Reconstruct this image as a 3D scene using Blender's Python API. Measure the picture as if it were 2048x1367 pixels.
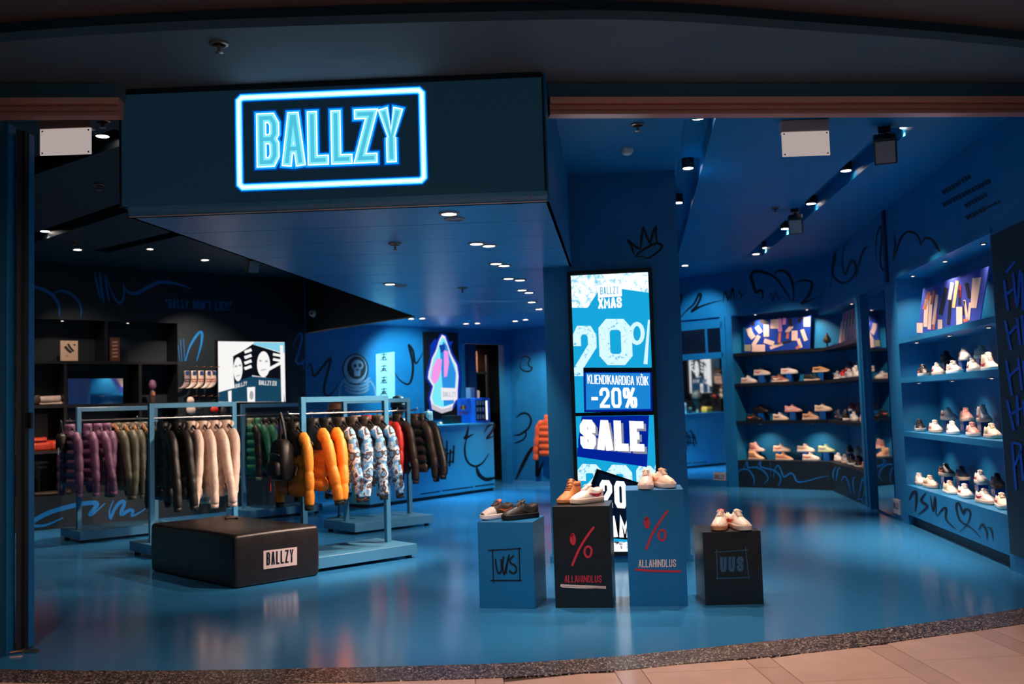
import bpy, bmesh, math, random
import numpy as np
from mathutils import Vector, Matrix
for o in list(bpy.data.objects): bpy.data.objects.remove(o)
S = bpy.context.scene
COL = S.collection
rnd = random.Random(7)

# ------------------------------------------------------------------ camera, world, exposure
FPX, IW, IH, HC = 1991.0, 2048, 1367, 1.41
PITCH, ROLL = math.radians(3.7), math.radians(1.75)
_R = np.array([1.0, 0, 0]); _F = np.array([0, math.cos(PITCH), math.sin(PITCH)]); _U = np.array([0, -math.sin(PITCH), math.cos(PITCH)])
XC = math.cos(ROLL)*_R - math.sin(ROLL)*_U
YC = math.sin(ROLL)*_R + math.cos(ROLL)*_U
EYE = np.array([0, 0, HC])
cd = bpy.data.cameras.new('camera'); cam = bpy.data.objects.new('camera', cd); COL.objects.link(cam)
cd.sensor_width = 36.0; cd.lens = FPX/IW*36.0; cd.clip_start = 0.05; cd.clip_end = 100
cd.dof.use_dof = True; cd.dof.focus_distance = 7.2; cd.dof.aperture_fstop = 1.8
cam.matrix_world = Matrix(((XC[0], YC[0], -_F[0], 0), (XC[1], YC[1], -_F[1], 0), (XC[2], YC[2], -_F[2], HC), (0, 0, 0, 1)))
S.camera = cam
world = bpy.data.worlds.new('mall_ambient'); S.world = world; world.use_nodes = True
bg = world.node_tree.nodes['Background']; bg.inputs[0].default_value = (0.34, 0.70, 0.92, 1); bg.inputs[1].default_value = 0.24
S.view_settings.view_transform = 'Standard'; S.view_settings.look = 'None'
S.view_settings.gamma = 1.0; S.view_settings.use_curve_mapping = False
S.view_settings.exposure = 0.3
cy = S.cycles; cy.max_bounces = 5; cy.diffuse_bounces = 3; cy.glossy_bounces = 3; cy.transmission_bounces = 2; cy.caustics_reflective = False; cy.caustics_refractive = False; cy.use_adaptive_sampling = True; cy.adaptive_threshold = 0.06; cy.sample_clamp_indirect = 6.0
WARM = (1.0, 0.74, 0.58); CYAN = (0.42, 0.86, 1.0); NEUT = (1.0, 0.86, 0.78); BLUEL = (0.35, 0.42, 1.0)

def ray(x, y): return (x-IW/2)*XC + (IH/2-y)*YC + FPX*_F
def onz(x, y, z=0.0):
    d = ray(x, y); return EYE + d*((z-HC)/d[2])
def onw(x, y, pl, off=0.0):
    A = np.array(pl[0][:2], float); B = np.array(pl[1][:2], float); n = np.array([-(B-A)[1], (B-A)[0]]); n /= np.linalg.norm(n)
    if n @ (EYE[:2]-A) < 0: n = -n
    d = ray(x, y); t = ((A+n*off-EYE[:2]) @ n)/(d[:2] @ n); return EYE + t*d
def pnorm(pl):
    A = np.array(pl[0][:2], float); B = np.array(pl[1][:2], float); n = np.array([-(B-A)[1], (B-A)[0]]); n /= np.linalg.norm(n)
    if n @ (EYE[:2]-A) < 0: n = -n
    return np.array([n[0], n[1], 0.0])
def lin(c):
    return tuple((x/255/12.92 if x/255 <= 0.04045 else ((x/255+0.055)/1.055)**2.4) for x in c)

# ------------------------------------------------------------------ materials
MATS = {}
def M(name, rgb=None, rough=0.6, metal=0.0, emit=0.0, var=0.0, scale=8.0, bump=0.0, spec=0.5, coat=0.0, rvar=0.0, rgb2=None):
    """Procedural principled material; rgb in sRGB 0-255."""
    if name in MATS: return MATS[name]
    m = bpy.data.materials.new(name); MATS[name] = m; m.use_nodes = True
    nt = m.node_tree; b = nt.nodes['Principled BSDF']; c = lin(rgb)
    b.inputs['Base Color'].default_value = (*c, 1); b.inputs['Roughness'].default_value = rough
    b.inputs['Metallic'].default_value = metal; b.inputs['Specular IOR Level'].default_value = spec
    b.inputs['Coat Weight'].default_value = coat
    if emit:
        b.inputs['Emission Color'].default_value = (*c, 1); b.inputs['Emission Strength'].default_value = emit
    if var or bump or rvar or rgb2:
        tc = nt.nodes.new('ShaderNodeTexCoord'); n = nt.nodes.new('ShaderNodeTexNoise')
        n.inputs['Scale'].default_value = scale; n.inputs['Detail'].default_value = 4
        nt.links.new(tc.outputs['Object'], n.inputs['Vector'])
        if var or rgb2:
            r = nt.nodes.new('ShaderNodeValToRGB'); c2 = lin(rgb2) if rgb2 else tuple(min(1, x*(1+var)) for x in c); c1 = c if rgb2 else tuple(x*(1-var) for x in c)
            r.color_ramp.elements[0].color = (*c1, 1); r.color_ramp.elements[1].color = (*c2, 1)
            r.color_ramp.elements[0].position = 0.35; r.color_ramp.elements[1].position = 0.65
            nt.links.new(n.outputs['Fac'], r.inputs[0]); nt.links.new(r.outputs[0], b.inputs['Base Color'])
        if bump:
            bp = nt.nodes.new('ShaderNodeBump'); bp.inputs['Strength'].default_value = bump; bp.inputs['Distance'].default_value = 0.02
            nt.links.new(n.outputs['Fac'], bp.inputs['Height']); nt.links.new(bp.outputs[0], b.inputs['Normal'])
        if rvar:
            mr = nt.nodes.new('ShaderNodeMapRange'); mr.inputs[3].default_value = rough-rvar; mr.inputs[4].default_value = rough+rvar
            nt.links.new(n.outputs['Fac'], mr.inputs[0]); nt.links.new(mr.outputs[0], b.inputs['Roughness'])
    return m
LIT = ('screen_cyan', 'tv_white', 'neon_glow', 'neon_tube', 'lcd_cyan')
def EM(name, rgb, s=1.0):
    """Flat light-giving material for screens and lamps."""
    if name in MATS: return MATS[name]
    m = bpy.data.materials.new(name); MATS[name] = m; m.use_nodes = True; nt = m.node_tree; nt.nodes.clear()
    e = nt.nodes.new('ShaderNodeEmission'); o = nt.nodes.new('ShaderNodeOutputMaterial')
    e.inputs[0].default_value = (*lin(rgb), 1); e.inputs[1].default_value = s; nt.links.new(e.outputs[0], o.inputs[0])
    if name not in LIT: m.cycles.emission_sampling = 'NONE'
    return m

m_blue = M('blue_wall_paint', (24, 120, 172), 0.45, var=0.06, scale=3, bump=0.02)
m_blue_ceil = M('blue_ceiling_paint', (2, 126, 178), 0.5, var=0.05, scale=2)
m_soffit = M('blue_soffit_panel', (72, 150, 200), 0.3)
m_black = M('black_wall_paint', (19, 33, 41), 0.5, var=0.1, scale=3, bump=0.02)
m_blackceil = M('black_ceiling_paint', (26, 50, 62), 0.6, var=0.1, scale=2)
m_steelblue = M('blue_powder_coated_steel', (72, 136, 172), 0.35, bump=0.01, scale=60)
m_pedblue = M('blue_pedestal_laminate', (12, 106, 162), 0.4, var=0.04, scale=5)
m_pedblack = M('black_pedestal_laminate', (17, 21, 25), 0.35, var=0.08, scale=5)
m_paintblack = M('black_graffiti_paint', (6, 10, 18), 0.5)
m_paintblue = M('blue_graffiti_paint', (16, 118, 190), 0.5)
m_red = M('red_paint', (196, 42, 60), 0.5)
m_peach = M('off_white_paint', (238, 214, 204), 0.5)
m_white = M('white_plastic', (226, 222, 218), 0.4)
m_grey = M('grey_metal', (120, 122, 126), 0.35, metal=0.8)
m_chrome = M('chrome', (210, 210, 212), 0.18, metal=1.0)
m_blackplastic = M('black_plastic', (12, 12, 14), 0.35)
m_mirror = M('mirror_silver', (225, 230, 235), 0.03, metal=1.0)
m_bronze = M('brown_anodised_aluminium', (246, 150, 120), 0.3, metal=0.1)
m_mallceil = M('grey_mall_ceiling', (96, 104, 110), 0.7, var=0.05, scale=3)
m_malldark = M('dark_ceiling_step', (36, 46, 54), 0.6, var=0.1, scale=4)
m_teal = M('dark_teal_panel', (14, 76, 94), 0.35, var=0.05, scale=3)
m_cord = M('dark_rubber', (16, 16, 18), 0.6)
m_lens = EM('lit_lamp_lens', (255, 236, 222), 14.0)
m_lensdim = M('unlit_lamp_lens', (150, 120, 108), 0.3)

# ------------------------------------------------------------------ mesh helpers
class B:
    """Collects shapes; make() links them as ONE mesh object."""
    def __init__(s): s.v = []; s.f = []
    def add(s, v, f):
        o = len(s.v); s.v += [tuple(float(c) for c in p) for p in v]; s.f += [tuple(i+o for i in q) for q in f]; return s
    def box(s, c, d, rz=0.0, rx=0.0, ry=0.0):
        R = Matrix.Rotation(rz, 3, 'Z') @ Matrix.Rotation(ry, 3, 'Y') @ Matrix.Rotation(rx, 3, 'X'); c = Vector(c)
        v = [c + R @ Vector((sx*d[0]/2, sy*d[1]/2, sz*d[2]/2)) for sz in (-1, 1) for sy in (-1, 1) for sx in (-1, 1)]
        return s.add(v, [(0, 2, 3, 1), (4, 5, 7, 6), (0, 1, 5, 4), (2, 6, 7, 3), (0, 4, 6, 2), (1, 3, 7, 5)])
    def loft(s, rings, cap0=True, cap1=True, closed=True):
        n = len(rings[0]); v = [p for r in rings for p in r]; f = []
        for i in range(len(rings)-1):
            for j in range(n if closed else n-1):
                k = (j+1) % n; f.append((i*n+j, i*n+k, (i+1)*n+k, (i+1)*n+j))
        if cap0: f.append(tuple(reversed(range(n))))
        if cap1: f.append(tuple((len(rings)-1)*n+j for j in range(n)))
        return s.add(v, f)
    def tube(s, pts, r, n=8, caps=True):
        pts = [Vector(p) for p in pts]; rr = r if isinstance(r, (list, tuple)) else [r]*len(pts); rings = []; up = None
        for i, p in enumerate(pts):
            t = (pts[min(i+1, len(pts)-1)]-pts[max(i-1, 0)]).normalized()
            if up is None: up = Vector((0, 0, 1)) if abs(t.z) < 0.9 else Vector((1, 0, 0))
            a = t.cross(up)
            if a.length < 1e-4: a = t.cross(Vector((0, 1, 0)))
            a.normalize(); b = a.cross(t); up = b
            rings.append([p + rr[i]*(math.cos(2*math.pi*k/n)*a + math.sin(2*math.pi*k/n)*b) for k in range(n)])
        return s.loft(rings, caps, caps)
    def cyl(s, p0, p1, r0, r1=None, n=14):
        return s.tube([p0, p1], [r0, r0 if r1 is None else r1], n)
    def lathe(s, prof, c=(0, 0, 0), n=16, sx=1.0, sy=1.0):
        return s.loft([[(c[0]+sx*r*math.cos(2*math.pi*k/n), c[1]+sy*r*math.sin(2*math.pi*k/n), c[2]+z) for k in range(n)] for r, z in prof])
    def prism(s, poly, z0, z1):
        n = len(poly); ar = sum(poly[i][0]*poly[(i+1) % n][1]-poly[(i+1) % n][0]*poly[i][1] for i in range(n))
        if ar < 0: poly = poly[::-1]
        return s.loft([[(p[0], p[1], z0) for p in poly], [(p[0], p[1], z1) for p in poly]])
    def plate(s, pts, n, t):
        """Flat polygon (3D points) thickened by t along n."""
        n = np.array(n); pts = [np.array(p, float) for p in pts]; k = len(pts)
        return s.loft([[p for p in pts], [p+n*t for p in pts]])
    def make(s, name, mat, par=None, smooth=False, bev=0.0, loc=None, rz=0.0, seg=2):
        me = bpy.data.meshes.new(name); me.from_pydata(s.v, [], s.f)
        bm = bmesh.new(); bm.from_mesh(me); bmesh.ops.recalc_face_normals(bm, faces=bm.faces)
        if bev: bmesh.ops.bevel(bm, geom=list(bm.edges), offset=bev, segments=seg, affect='EDGES', profile=0.5)
        bm.to_mesh(me); bm.free()
        if smooth:
            me.polygons.foreach_set('use_smooth', [True]*len(me.polygons))
            if smooth != 'all':
                try: me.set_sharp_from_angle(angle=math.radians(40))
                except Exception: pass
        me.materials.append(mat); o = bpy.data.objects.new(name, me); COL.objects.link(o)
        if par is not None: o.parent = par
        if loc is not None: o.location = loc
        o.rotation_euler[2] = rz
        return o
def tag(o, label, cat, group=None, kind=None):
    if label: o['label'] = label
    if cat: o['category'] = cat
    if group: o['group'] = group
    if kind: o['kind'] = kind
    return o
def thing(name, label, cat, loc=(0, 0, 0), rz=0.0, group=None):
    o = bpy.data.objects.new(name, None); COL.objects.link(o); o.empty_display_size = 0.05
    o.location = [float(c) for c in loc]; o.rotation_euler[2] = rz
    return tag(o, label, cat, group)
def struct(o): o['kind'] = 'structure'; return o
def inst(name, me, mat, par, loc=(0, 0, 0), rz=0.0):
    """Another object on shared mesh data, with its own material."""
    o = bpy.data.objects.new(name, me); COL.objects.link(o); o.parent = par; o.location = loc; o.rotation_euler[2] = rz
    if mat is not None: o.material_slots[0].link = 'OBJECT'; o.material_slots[0].material = mat
    return o
def holes_plate(name, outer, holes, z, mat, par=None):
    """Horizontal face at z with holes cut out."""
    bm = bmesh.new(); ed = []
    for lp in [outer]+holes:
        vs = [bm.verts.new((p[0], p[1], z)) for p in lp]
        ed += [bm.edges.new((vs[i], vs[(i+1) % len(vs)])) for i in range(len(vs))]
    bmesh.ops.triangle_fill(bm, use_beauty=True, use_dissolve=False, edges=ed)
    me = bpy.data.meshes.new(name); bm.to_mesh(me); bm.free(); me.materials.append(mat)
    o = bpy.data.objects.new(name, me); COL.objects.link(o)
    if par: o.parent = par
    return o

# ---- strokes: flat painted ribbons on a surface
def catmull(pts, n=6):
    out = []; P = [np.array(p, float) for p in pts]
    for i in range(len(P)-1):
        p0, p1, p2, p3 = P[max(i-1, 0)], P[i], P[i+1], P[min(i+2, len(P)-1)]
        for k in range(n):
            t = k/n; out.append(0.5*((2*p1)+(-p0+p2)*t+(2*p0-5*p1+4*p2-p3)*t*t+(-p0+3*p1-3*p2+p3)*t**3))
    out.append(P[-1]); return out
def ribbon(b, pts, w, fmap, closed=False, taper=0.0):
    """w: width in the units of pts; each vertex is mitred."""
    P = [np.array(p[:2], float) for p in pts]; n = len(P); L = []; Rr = []
    for i in range(n):
        if closed: a, c = P[(i-1) % n], P[(i+1) % n]
        else: a, c = P[max(i-1, 0)], P[min(i+1, n-1)]
        d1 = P[i]-a; d2 = c-P[i]
        if np.linalg.norm(d1) < 1e-9: d1 = d2
        if np.linalg.norm(d2) < 1e-9: d2 = d1
        d1 = d1/(np.linalg.norm(d1)+1e-12); d2 = d2/(np.linalg.norm(d2)+1e-12)
        t = d1+d2; t = t/(np.linalg.norm(t)+1e-9); nn = np.array([-t[1], t[0]])
        co = max(0.55, nn @ np.array([-d1[1], d1[0]])); ww = w
        if taper: u = i/(n-1); ww = w*min(1.0, 0.25+taper*min(u, 1-u)*4)
        L.append(P[i]+nn*ww/2/co); Rr.append(P[i]-nn*ww/2/co)
    v = [fmap(*p) for p in L]+[fmap(*p) for p in Rr]; f = []
    for i in range(n if closed else n-1): k = (i+1) % n; f.append((i, k, n+k, n+i))
    b.add(v, f)
def pxmap(pl, off=0.004):
    return lambda x, y: onw(x, y, pl, off)
def paint(name, pl, strokes, mat, par, off=0.004, taper=0.6):
    """strokes: [(width_px, [(x, y), ...])] painted on wall plane pl."""
    b = B(); f = pxmap(pl, off)
    for w, pts in strokes: ribbon(b, catmull(pts, 5) if len(pts) > 2 else pts, w, f, taper=taper)
    return b.make(name, mat, par)
C_ = [(.22, 0), (.78, 0), (1, .16), (1, .84), (.78, 1), (.22, 1), (0, .84), (0, .16)]
FONT = {'A': (1, [[(0, 0), (.42, 1), (.58, 1), (1, 0)], [(.16, .28), (.84, .28)]]), 'B': (1, [[(0, 0), (0, 1), (.75, 1), (1, .86), (1, .64), (.78, .52), (0, .52)], [(.78, .52), (1, .4), (1, .14), (.75, 0), (0, 0)]]),
 'C': (1, [[(1, .7), (1, .84), (.78, 1), (.22, 1), (0, .84), (0, .16), (.22, 0), (.78, 0), (1, .16), (1, .3)]]), 'D': (1, [[(0, 0), (0, 1), (.7, 1), (1, .82), (1, .18), (.7, 0), (0, 0)]]),
 'E': (.85, [[(1, 1), (0, 1), (0, 0), (1, 0)], [(0, .52), (.85, .52)]]), 'F': (.85, [[(1, 1), (0, 1), (0, 0)], [(0, .5), (.85, .5)]]),
 'G': (1, [[(1, .7), (1, .84), (.78, 1), (.22, 1), (0, .84), (0, .16), (.22, 0), (.78, 0), (1, .16), (1, .48), (.6, .48)]]), 'H': (1, [[(0, 0), (0, 1)], [(1, 0), (1, 1)], [(0, .5), (1, .5)]]),
 'I': (.02, [[(.5, 0), (.5, 1)]]), 'K': (1, [[(0, 0), (0, 1)], [(1, 1), (.1, .44)], [(.4, .62), (1, 0)]]), 'L': (.85, [[(0, 1), (0, 0), (1, 0)]]), 'M': (1.3, [[(0, 0), (0, 1), (.5, .3), (1, 1), (1, 0)]]),
 'N': (1.12, [[(0, 0), (0, 1)], [(.04, .94), (.96, .06)], [(1, 0), (1, 1)]]), 'O': (1, [C_+[C_[0]]]), 'P': (1, [[(0, 0), (0, 1), (.78, 1), (1, .86), (1, .58), (.78, .45), (0, .45)]]),
 'R': (1, [[(0, 0), (0, 1), (.78, 1), (1, .86), (1, .62), (.78, .5), (0, .5)], [(.7, .5), (1, 0)]]), 'S': (1, [[(1, .74), (1, .86), (.78, 1), (.22, 1), (0, .86), (0, .66), (1, .36), (1, .14), (.78, 0), (.22, 0), (0, .14), (0, .26)]]),
 'T': (.95, [[(0, 1), (1, 1)], [(.5, 1), (.5, 0)]]), 'U': (1, [[(0, 1), (0, .16), (.22, 0), (.78, 0), (1, .16), (1, 1)]]), 'V': (1, [[(0, 1), (.5, 0), (1, 1)]]), 'W': (1.4, [[(0, 1), (.25, 0), (.5, .8), (.75, 0), (1, 1)]]),
 'X': (1, [[(0, 0), (1, 1)], [(0, 1), (1, 0)]]), 'Y': (1, [[(0, 1), (.5, .42), (1, 1)], [(.5, .45), (.5, 0)]]), 'Z': (.95, [[(0, 1), (1, 1), (0, 0), (1, 0)]]),
 '0': (1, [C_+[C_[0]]]), '2': (1, [[(0, .72), (0, .86), (.22, 1), (.78, 1), (1, .86), (1, .62), (0, .06), (0, 0), (1, 0)]]), '-': (.5, [[(0, .45), (1, .45)]]), "'": (.05, [[(.5, 1), (.5, .78)]]), '"': (.3, [[(0, 1), (0, .78)], [(1, 1), (1, .78)]]),
 '!': (.05, [[(.5, 1), (.5, .28)], [(.5, .12), (.5, 0)]]), '.': (.05, [[(.5, .1), (.5, 0)]]),
 '%': (1.6, [[(.05, .55), (.3, .55), (.36, .62), (.36, .93), (.3, 1), (.05, 1), (0, .93), (0, .62), (.05, .55)], [(.2, 0), (.8, 1)], [(.7, 0), (.95, 0), (1, .07), (1, .38), (.95, .45), (.7, .45), (.64, .38), (.64, .07), (.7, 0)]])}
FONT['\u00d5'] = (1, FONT['O'][1]+[[(.15, 1.2), (.35, 1.28), (.65, 1.18), (.85, 1.26)]])
def run_out(pts, s, e, cl):
    """Open strokes run on by e where they end on the letter's outline."""
    if cl: return pts
    pts = [np.array(p, float) for p in pts]
    for a, c in ((0, 1), (-1, -2)):
        if s[a][0] in (0, 1) or s[a][1] in (0, 1): d = pts[a]-pts[c]; pts[a] = pts[a]+d/np.linalg.norm(d)*e
    return pts
def text_w(t, cw, sw, gap): return sum((cw*FONT[c][0] if c != ' ' else cw*.45)+sw+gap for c in t)-gap
def text(b, t, fmap, x0, y0, h, cw, sw, gap=None, slant=0.0, center=False):
    """Block capitals of height h, letter width cw and stroke sw; fmap maps (x, y) of the face to 3D."""
    gap = sw*.55 if gap is None else gap; hh = h-sw
    x = x0-(text_w(t, cw, sw, gap)/2 if center else 0)
    for c in t:
        if c == ' ': x += cw*.45+sw+gap; continue
        w, st = FONT[c]; w *= cw
        for s in st:
            cl = s[0] == s[-1]
            ribbon(b, run_out([(x+sw/2+p[0]*w+slant*p[1]*h, y0+sw/2+p[1]*hh) for p in (s[:-1] if cl else s)], s, sw/2, cl), sw, fmap, closed=cl)
        x += w+sw+gap
def face(o, u, v, off=(0, 0, 0)):
    o, u, v = np.array(o, float)+np.array(off, float), np.array(u, float), np.array(v, float)
    return lambda x, y: o+u*x+v*y

# ---- lamps
def spot(par, loc, aim, watt, col=WARM, ang=70, blend=0.6, r=0.04):
    l = bpy.data.lights.new('lamp_light', 'SPOT'); l.energy = watt; l.color = col; l.spot_size = math.radians(ang); l.spot_blend = blend; l.shadow_soft_size = r
    o = bpy.data.objects.new('lamp_light', l); COL.objects.link(o); o.parent = par
    o.location = loc; d = Vector(aim)-Vector(loc); o.rotation_mode = 'QUATERNION'; o.rotation_quaternion = d.to_track_quat('-Z', 'Y'); return o
def patch(b, pts, fmap): b.add([fmap(*p) for p in pts], [tuple(range(len(pts)))])
def disc(b, c, rx, ry, fmap, n=20): patch(b, [(c[0]+rx*math.cos(2*math.pi*k/n), c[1]+ry*math.sin(2*math.pi*k/n)) for k in range(n)], fmap)
def ring(b, c, rx, ry, w, fmap, n=24): ribbon(b, [(c[0]+rx*math.cos(2*math.pi*k/n), c[1]+ry*math.sin(2*math.pi*k/n)) for k in range(n)], w, fmap, closed=True)

# ------------------------------------------------------------------ planes of the place
ZC, ZM, ZS, ZR = 3.50, 3.475, 2.665, 2.82
ad = np.array([0.743, 0.669]); LW0 = np.array([-6.259, 12.897]); E1 = LW0+ad*8.33; LWs = LW0-ad*3.6
LW = (LW0, E1); RW = ((3.90, 8.035), (4.754, 15.156)); FC = np.array([4.754, 15.156]); FW = (FC, (3.588, 16.254))
PIL = ((0.303, 9.04), (1.519, 8.888)); CNT = ((-1.574, 15.361), (-0.365, 17.015)); BW = (E1, (0.62, 17.70))
def rwp(Y, off=0.0): return np.array([3.90+0.11993*(Y-8.035)+off*0.9929, Y-off*0.1191])
fd = np.array([-0.7281, 0.6855]); fn = np.array([0.6855, 0.7281])
def fwp(s, off=0.0): return FC+fd*s+fn*off
ln = np.array([-0.669, 0.743])
def lwp(t, off=0.0): return LW0+ad*t+ln*off          # off > 0 goes into the wall
def lwt(x): p = onw(x, 800, LW); return float((p[:2]-LW0) @ ad)
def fws(x): p = onw(x, 800, FW); return float((p[:2]-FC) @ fd)
def rwy(x): return float(onw(x, 800, RW)[1])

# ------------------------------------------------------------------ floors
m_floor = M('glossy_blue_epoxy_floor', (46, 122, 176), 0.16, spec=0.55)
def floor_nodes(m):
    nt = m.node_tree; b = nt.nodes['Principled BSDF']; tc = nt.nodes.new('ShaderNodeTexCoord')
    n1 = nt.nodes.new('ShaderNodeTexNoise'); n1.inputs['Scale'].default_value = 1.3; n1.inputs['Detail'].default_value = 5
    r1 = nt.nodes.new('ShaderNodeMapRange'); r1.inputs[3].default_value = 0.13; r1.inputs[4].default_value = 0.24
    n2 = nt.nodes.new('ShaderNodeTexNoise'); n2.inputs['Scale'].default_value = 26; n2.inputs['Detail'].default_value = 8; n2.inputs['Roughness'].default_value = 0.75
    r2 = nt.nodes.new('ShaderNodeValToRGB'); r2.color_ramp.elements[0].position = 0.63; r2.color_ramp.elements[1].position = 0.80
    r2.color_ramp.elements[0].color = (*lin((46, 122, 176)), 1); r2.color_ramp.elements[1].color = (*lin((140, 174, 196)), 1)
    for n in (n1, n2): nt.links.new(tc.outputs['Object'], n.inputs['Vector'])
    bp = nt.nodes.new('ShaderNodeBump'); bp.inputs['Strength'].default_value = 0.03; bp.inputs['Distance'].default_value = 0.01
    n3 = nt.nodes.new('ShaderNodeTexNoise'); n3.inputs['Scale'].default_value = 9; nt.links.new(tc.outputs['Object'], n3.inputs['Vector'])
    nt.links.new(n3.outputs['Fac'], bp.inputs['Height']); nt.links.new(bp.outputs[0], b.inputs['Normal'])
    nt.links.new(n1.outputs['Fac'], r1.inputs[0]); nt.links.new(r1.outputs[0], b.inputs['Roughness'])
    nt.links.new(n2.outputs['Fac'], r2.inputs[0]); nt.links.new(r2.outputs[0], b.inputs['Base Color'])
floor_nodes(m_floor)
inner = [(-6.5, 6.9), (-4.2, 6.15), (-3.008, 5.80), (-2.075, 5.655), (-1.228, 5.60), (-0.12, 5.579), (0.55, 5.66), (1.361, 5.875), (2.196, 6.125), (3.273, 6.575), (4.6, 7.25)]
outer = [(-6.5, 6.55), (-4.1, 5.82), (-2.837, 5.511), (-1.95, 5.37), (-1.1, 5.30), (-0.116, 5.295), (0.55, 5.375), (0.917, 5.467), (1.656, 5.627), (2.236, 5.836), (3.053, 6.144), (4.6, 6.85)]
def smooth2(p): return [tuple(q) for q in catmull(p, 6)]
ci, co = smooth2(inner), smooth2(outer)
struct(B().prism(ci+[(7.5, 8.5), (7.5, 21), (-12, 21), (-12, 8.5)], -0.1, 0.0).make('floor', m_floor))
m_gran = bpy.data.materials.new('speckled_dark_granite'); m_gran.use_nodes = True
def gran():
    nt = m_gran.node_tree; b = nt.nodes['Principled BSDF']; b.inputs['Roughness'].default_value = 0.35
    tc = nt.nodes.new('ShaderNodeTexCoord'); v = nt.nodes.new('ShaderNodeTexVoronoi'); v.inputs['Scale'].default_value = 150
    r = nt.nodes.new('ShaderNodeValToRGB'); e = r.color_ramp.elements; r.color_ramp.interpolation = 'CONSTANT'
    e[0].color = (*lin((30, 24, 24)), 1); e[1].position = 0.45; e[1].color = (*lin((62, 50, 48)), 1)
    for p, c in ((0.70, (104, 86, 80)), (0.84, (170, 150, 138)), (0.95, (235, 220, 205))): q = e.new(p); q.color = (*lin(c), 1)
    s = nt.nodes.new('ShaderNodeSeparateColor'); nt.links.new(tc.outputs['Object'], v.inputs['Vector']); nt.links.new(v.outputs['Color'], s.inputs[0])
    nt.links.new(s.outputs[0], r.inputs[0]); nt.links.new(r.outputs[0], b.inputs['Base Color'])
gran()
struct(B().prism(ci+co[::-1], -0.1, 0.004).make('trim_1', m_gran))
m_tile = M('beige_stone_tile', (214, 182, 166), 0.22, var=0.03, scale=5, rvar=0.05); m_tile2 = M('darker_stone_tile', (205, 172, 156), 0.18, var=0.03, scale=5)
m_grout = M('dark_tile_grout', (70, 52, 46), 0.8, var=0.1)
mall = struct(B().prism(co+[(6, 6.9), (6, -6), (-7, -6), (-7, 6.2)], -0.12, -0.006).make('floor_mall', m_grout))
# stone tiles: columns of square tiles with narrow strips between, cut along the granite edge
rt = math.radians(3.3); e1 = np.array([math.cos(rt), math.sin(rt)]); e2 = np.array([-math.sin(rt), math.cos(rt)])
def clip(poly, p, n):
    out = []
    for i in range(len(poly)):
        a, b = np.array(poly[i]), np.array(poly[(i+1) % len(poly)]); da, db = (a-p) @ n, (b-p) @ n
        if da >= 0: out.append(a)
        if (da >= 0) != (db >= 0): out.append(a+(b-a)*da/(da-db))
    return out
def edge_y(x): return float(np.interp(x, [p[0] for p in co], [p[1] for p in co]))
tn = 0
for ci_ in range(-6, 7):
    u0 = 0.94+0.735*ci_
    for (ua, ub, st, mt) in ((u0, u0+0.59, 0.59, m_tile), (u0+0.59, u0+0.735, 0.885, m_tile2)):
        vo = 5.256+(0.295 if ci_ % 2 else 0.0)
        for k in range(-3, 3):
            va, vb = vo+k*st, vo+(k+1)*st
            g = 0.002; q = [e1*u+e2*v for u, v in ((ua+g, va+g), (ub-g, va+g), (ub-g, vb-g), (ua+g, vb-g))]
            for i in range(len(co)-1):
                p = np.array(co[i]); d = np.array(co[i+1])-p
                if min(p[0], p[0]+d[0])-0.5 < np.mean([t[0] for t in q]) < max(p[0], p[0]+d[0])+0.5 and q:
                    q = clip(q, p-np.array([0, -0.03]), np.array([d[1], -d[0]])/np.linalg.norm(d))
            if len(q) < 3 or max(t[1] for t in q) < 4.6: continue
            B().prism([tuple(t) for t in q], -0.05, 0.0).make('tile', mt, mall); tn += 1

# ------------------------------------------------------------------ ceilings
FL, FR, BRp, L2 = onz(260, 435, ZS), onz(1098, 403, ZS), onz(1143, 532, ZS), onz(827, 632, ZS)
dd = (BRp-FR)[:2]; dd = dd/np.linalg.norm(dd)
def redge(Y): return FR[:2]+dd*((Y-FR[1])/dd[1])
C6 = onw(612, 655, LW)[:2]
RL = lambda X: 5.993+(X+2.91)*0.0939          # line of the door rail
edge = smooth2([(-5.5, 5.85), (-4.0, 5.5)]+[tuple(onz(x, y, ZM)[:2]) for x, y in ((0, 84), (244, 67), (500, 55), (1000, 41), (1286, 40), (1563, 57), (2048, 96))]+[(5.0, 6.65)])
struct(B().prism(edge+[(5.0, RL(5.0)+0.1), (-5.5, RL(-5.5)+0.1)], ZM, ZM+0.05).make('ceiling_bulkhead', m_mallceil))
b = B(); n_ = len(edge)
b.add([(p[0], p[1], ZM) for p in edge]+[(p[0], p[1]+0.02, ZM+0.11) for p in edge], [(i, i+1, n_+i+1, n_+i) for i in range(n_-1)])
struct(b.make('trim_2', m_malldark))
struct(B().prism([(p[0], p[1]+0.03) for p in edge]+[(5.0, -6), (-5.5, -6)], ZM+0.11, ZM+0.18).make('ceiling_mall', M('brown_mall_ceiling', (104, 82, 76), 0.7, var=0.05)))
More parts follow.
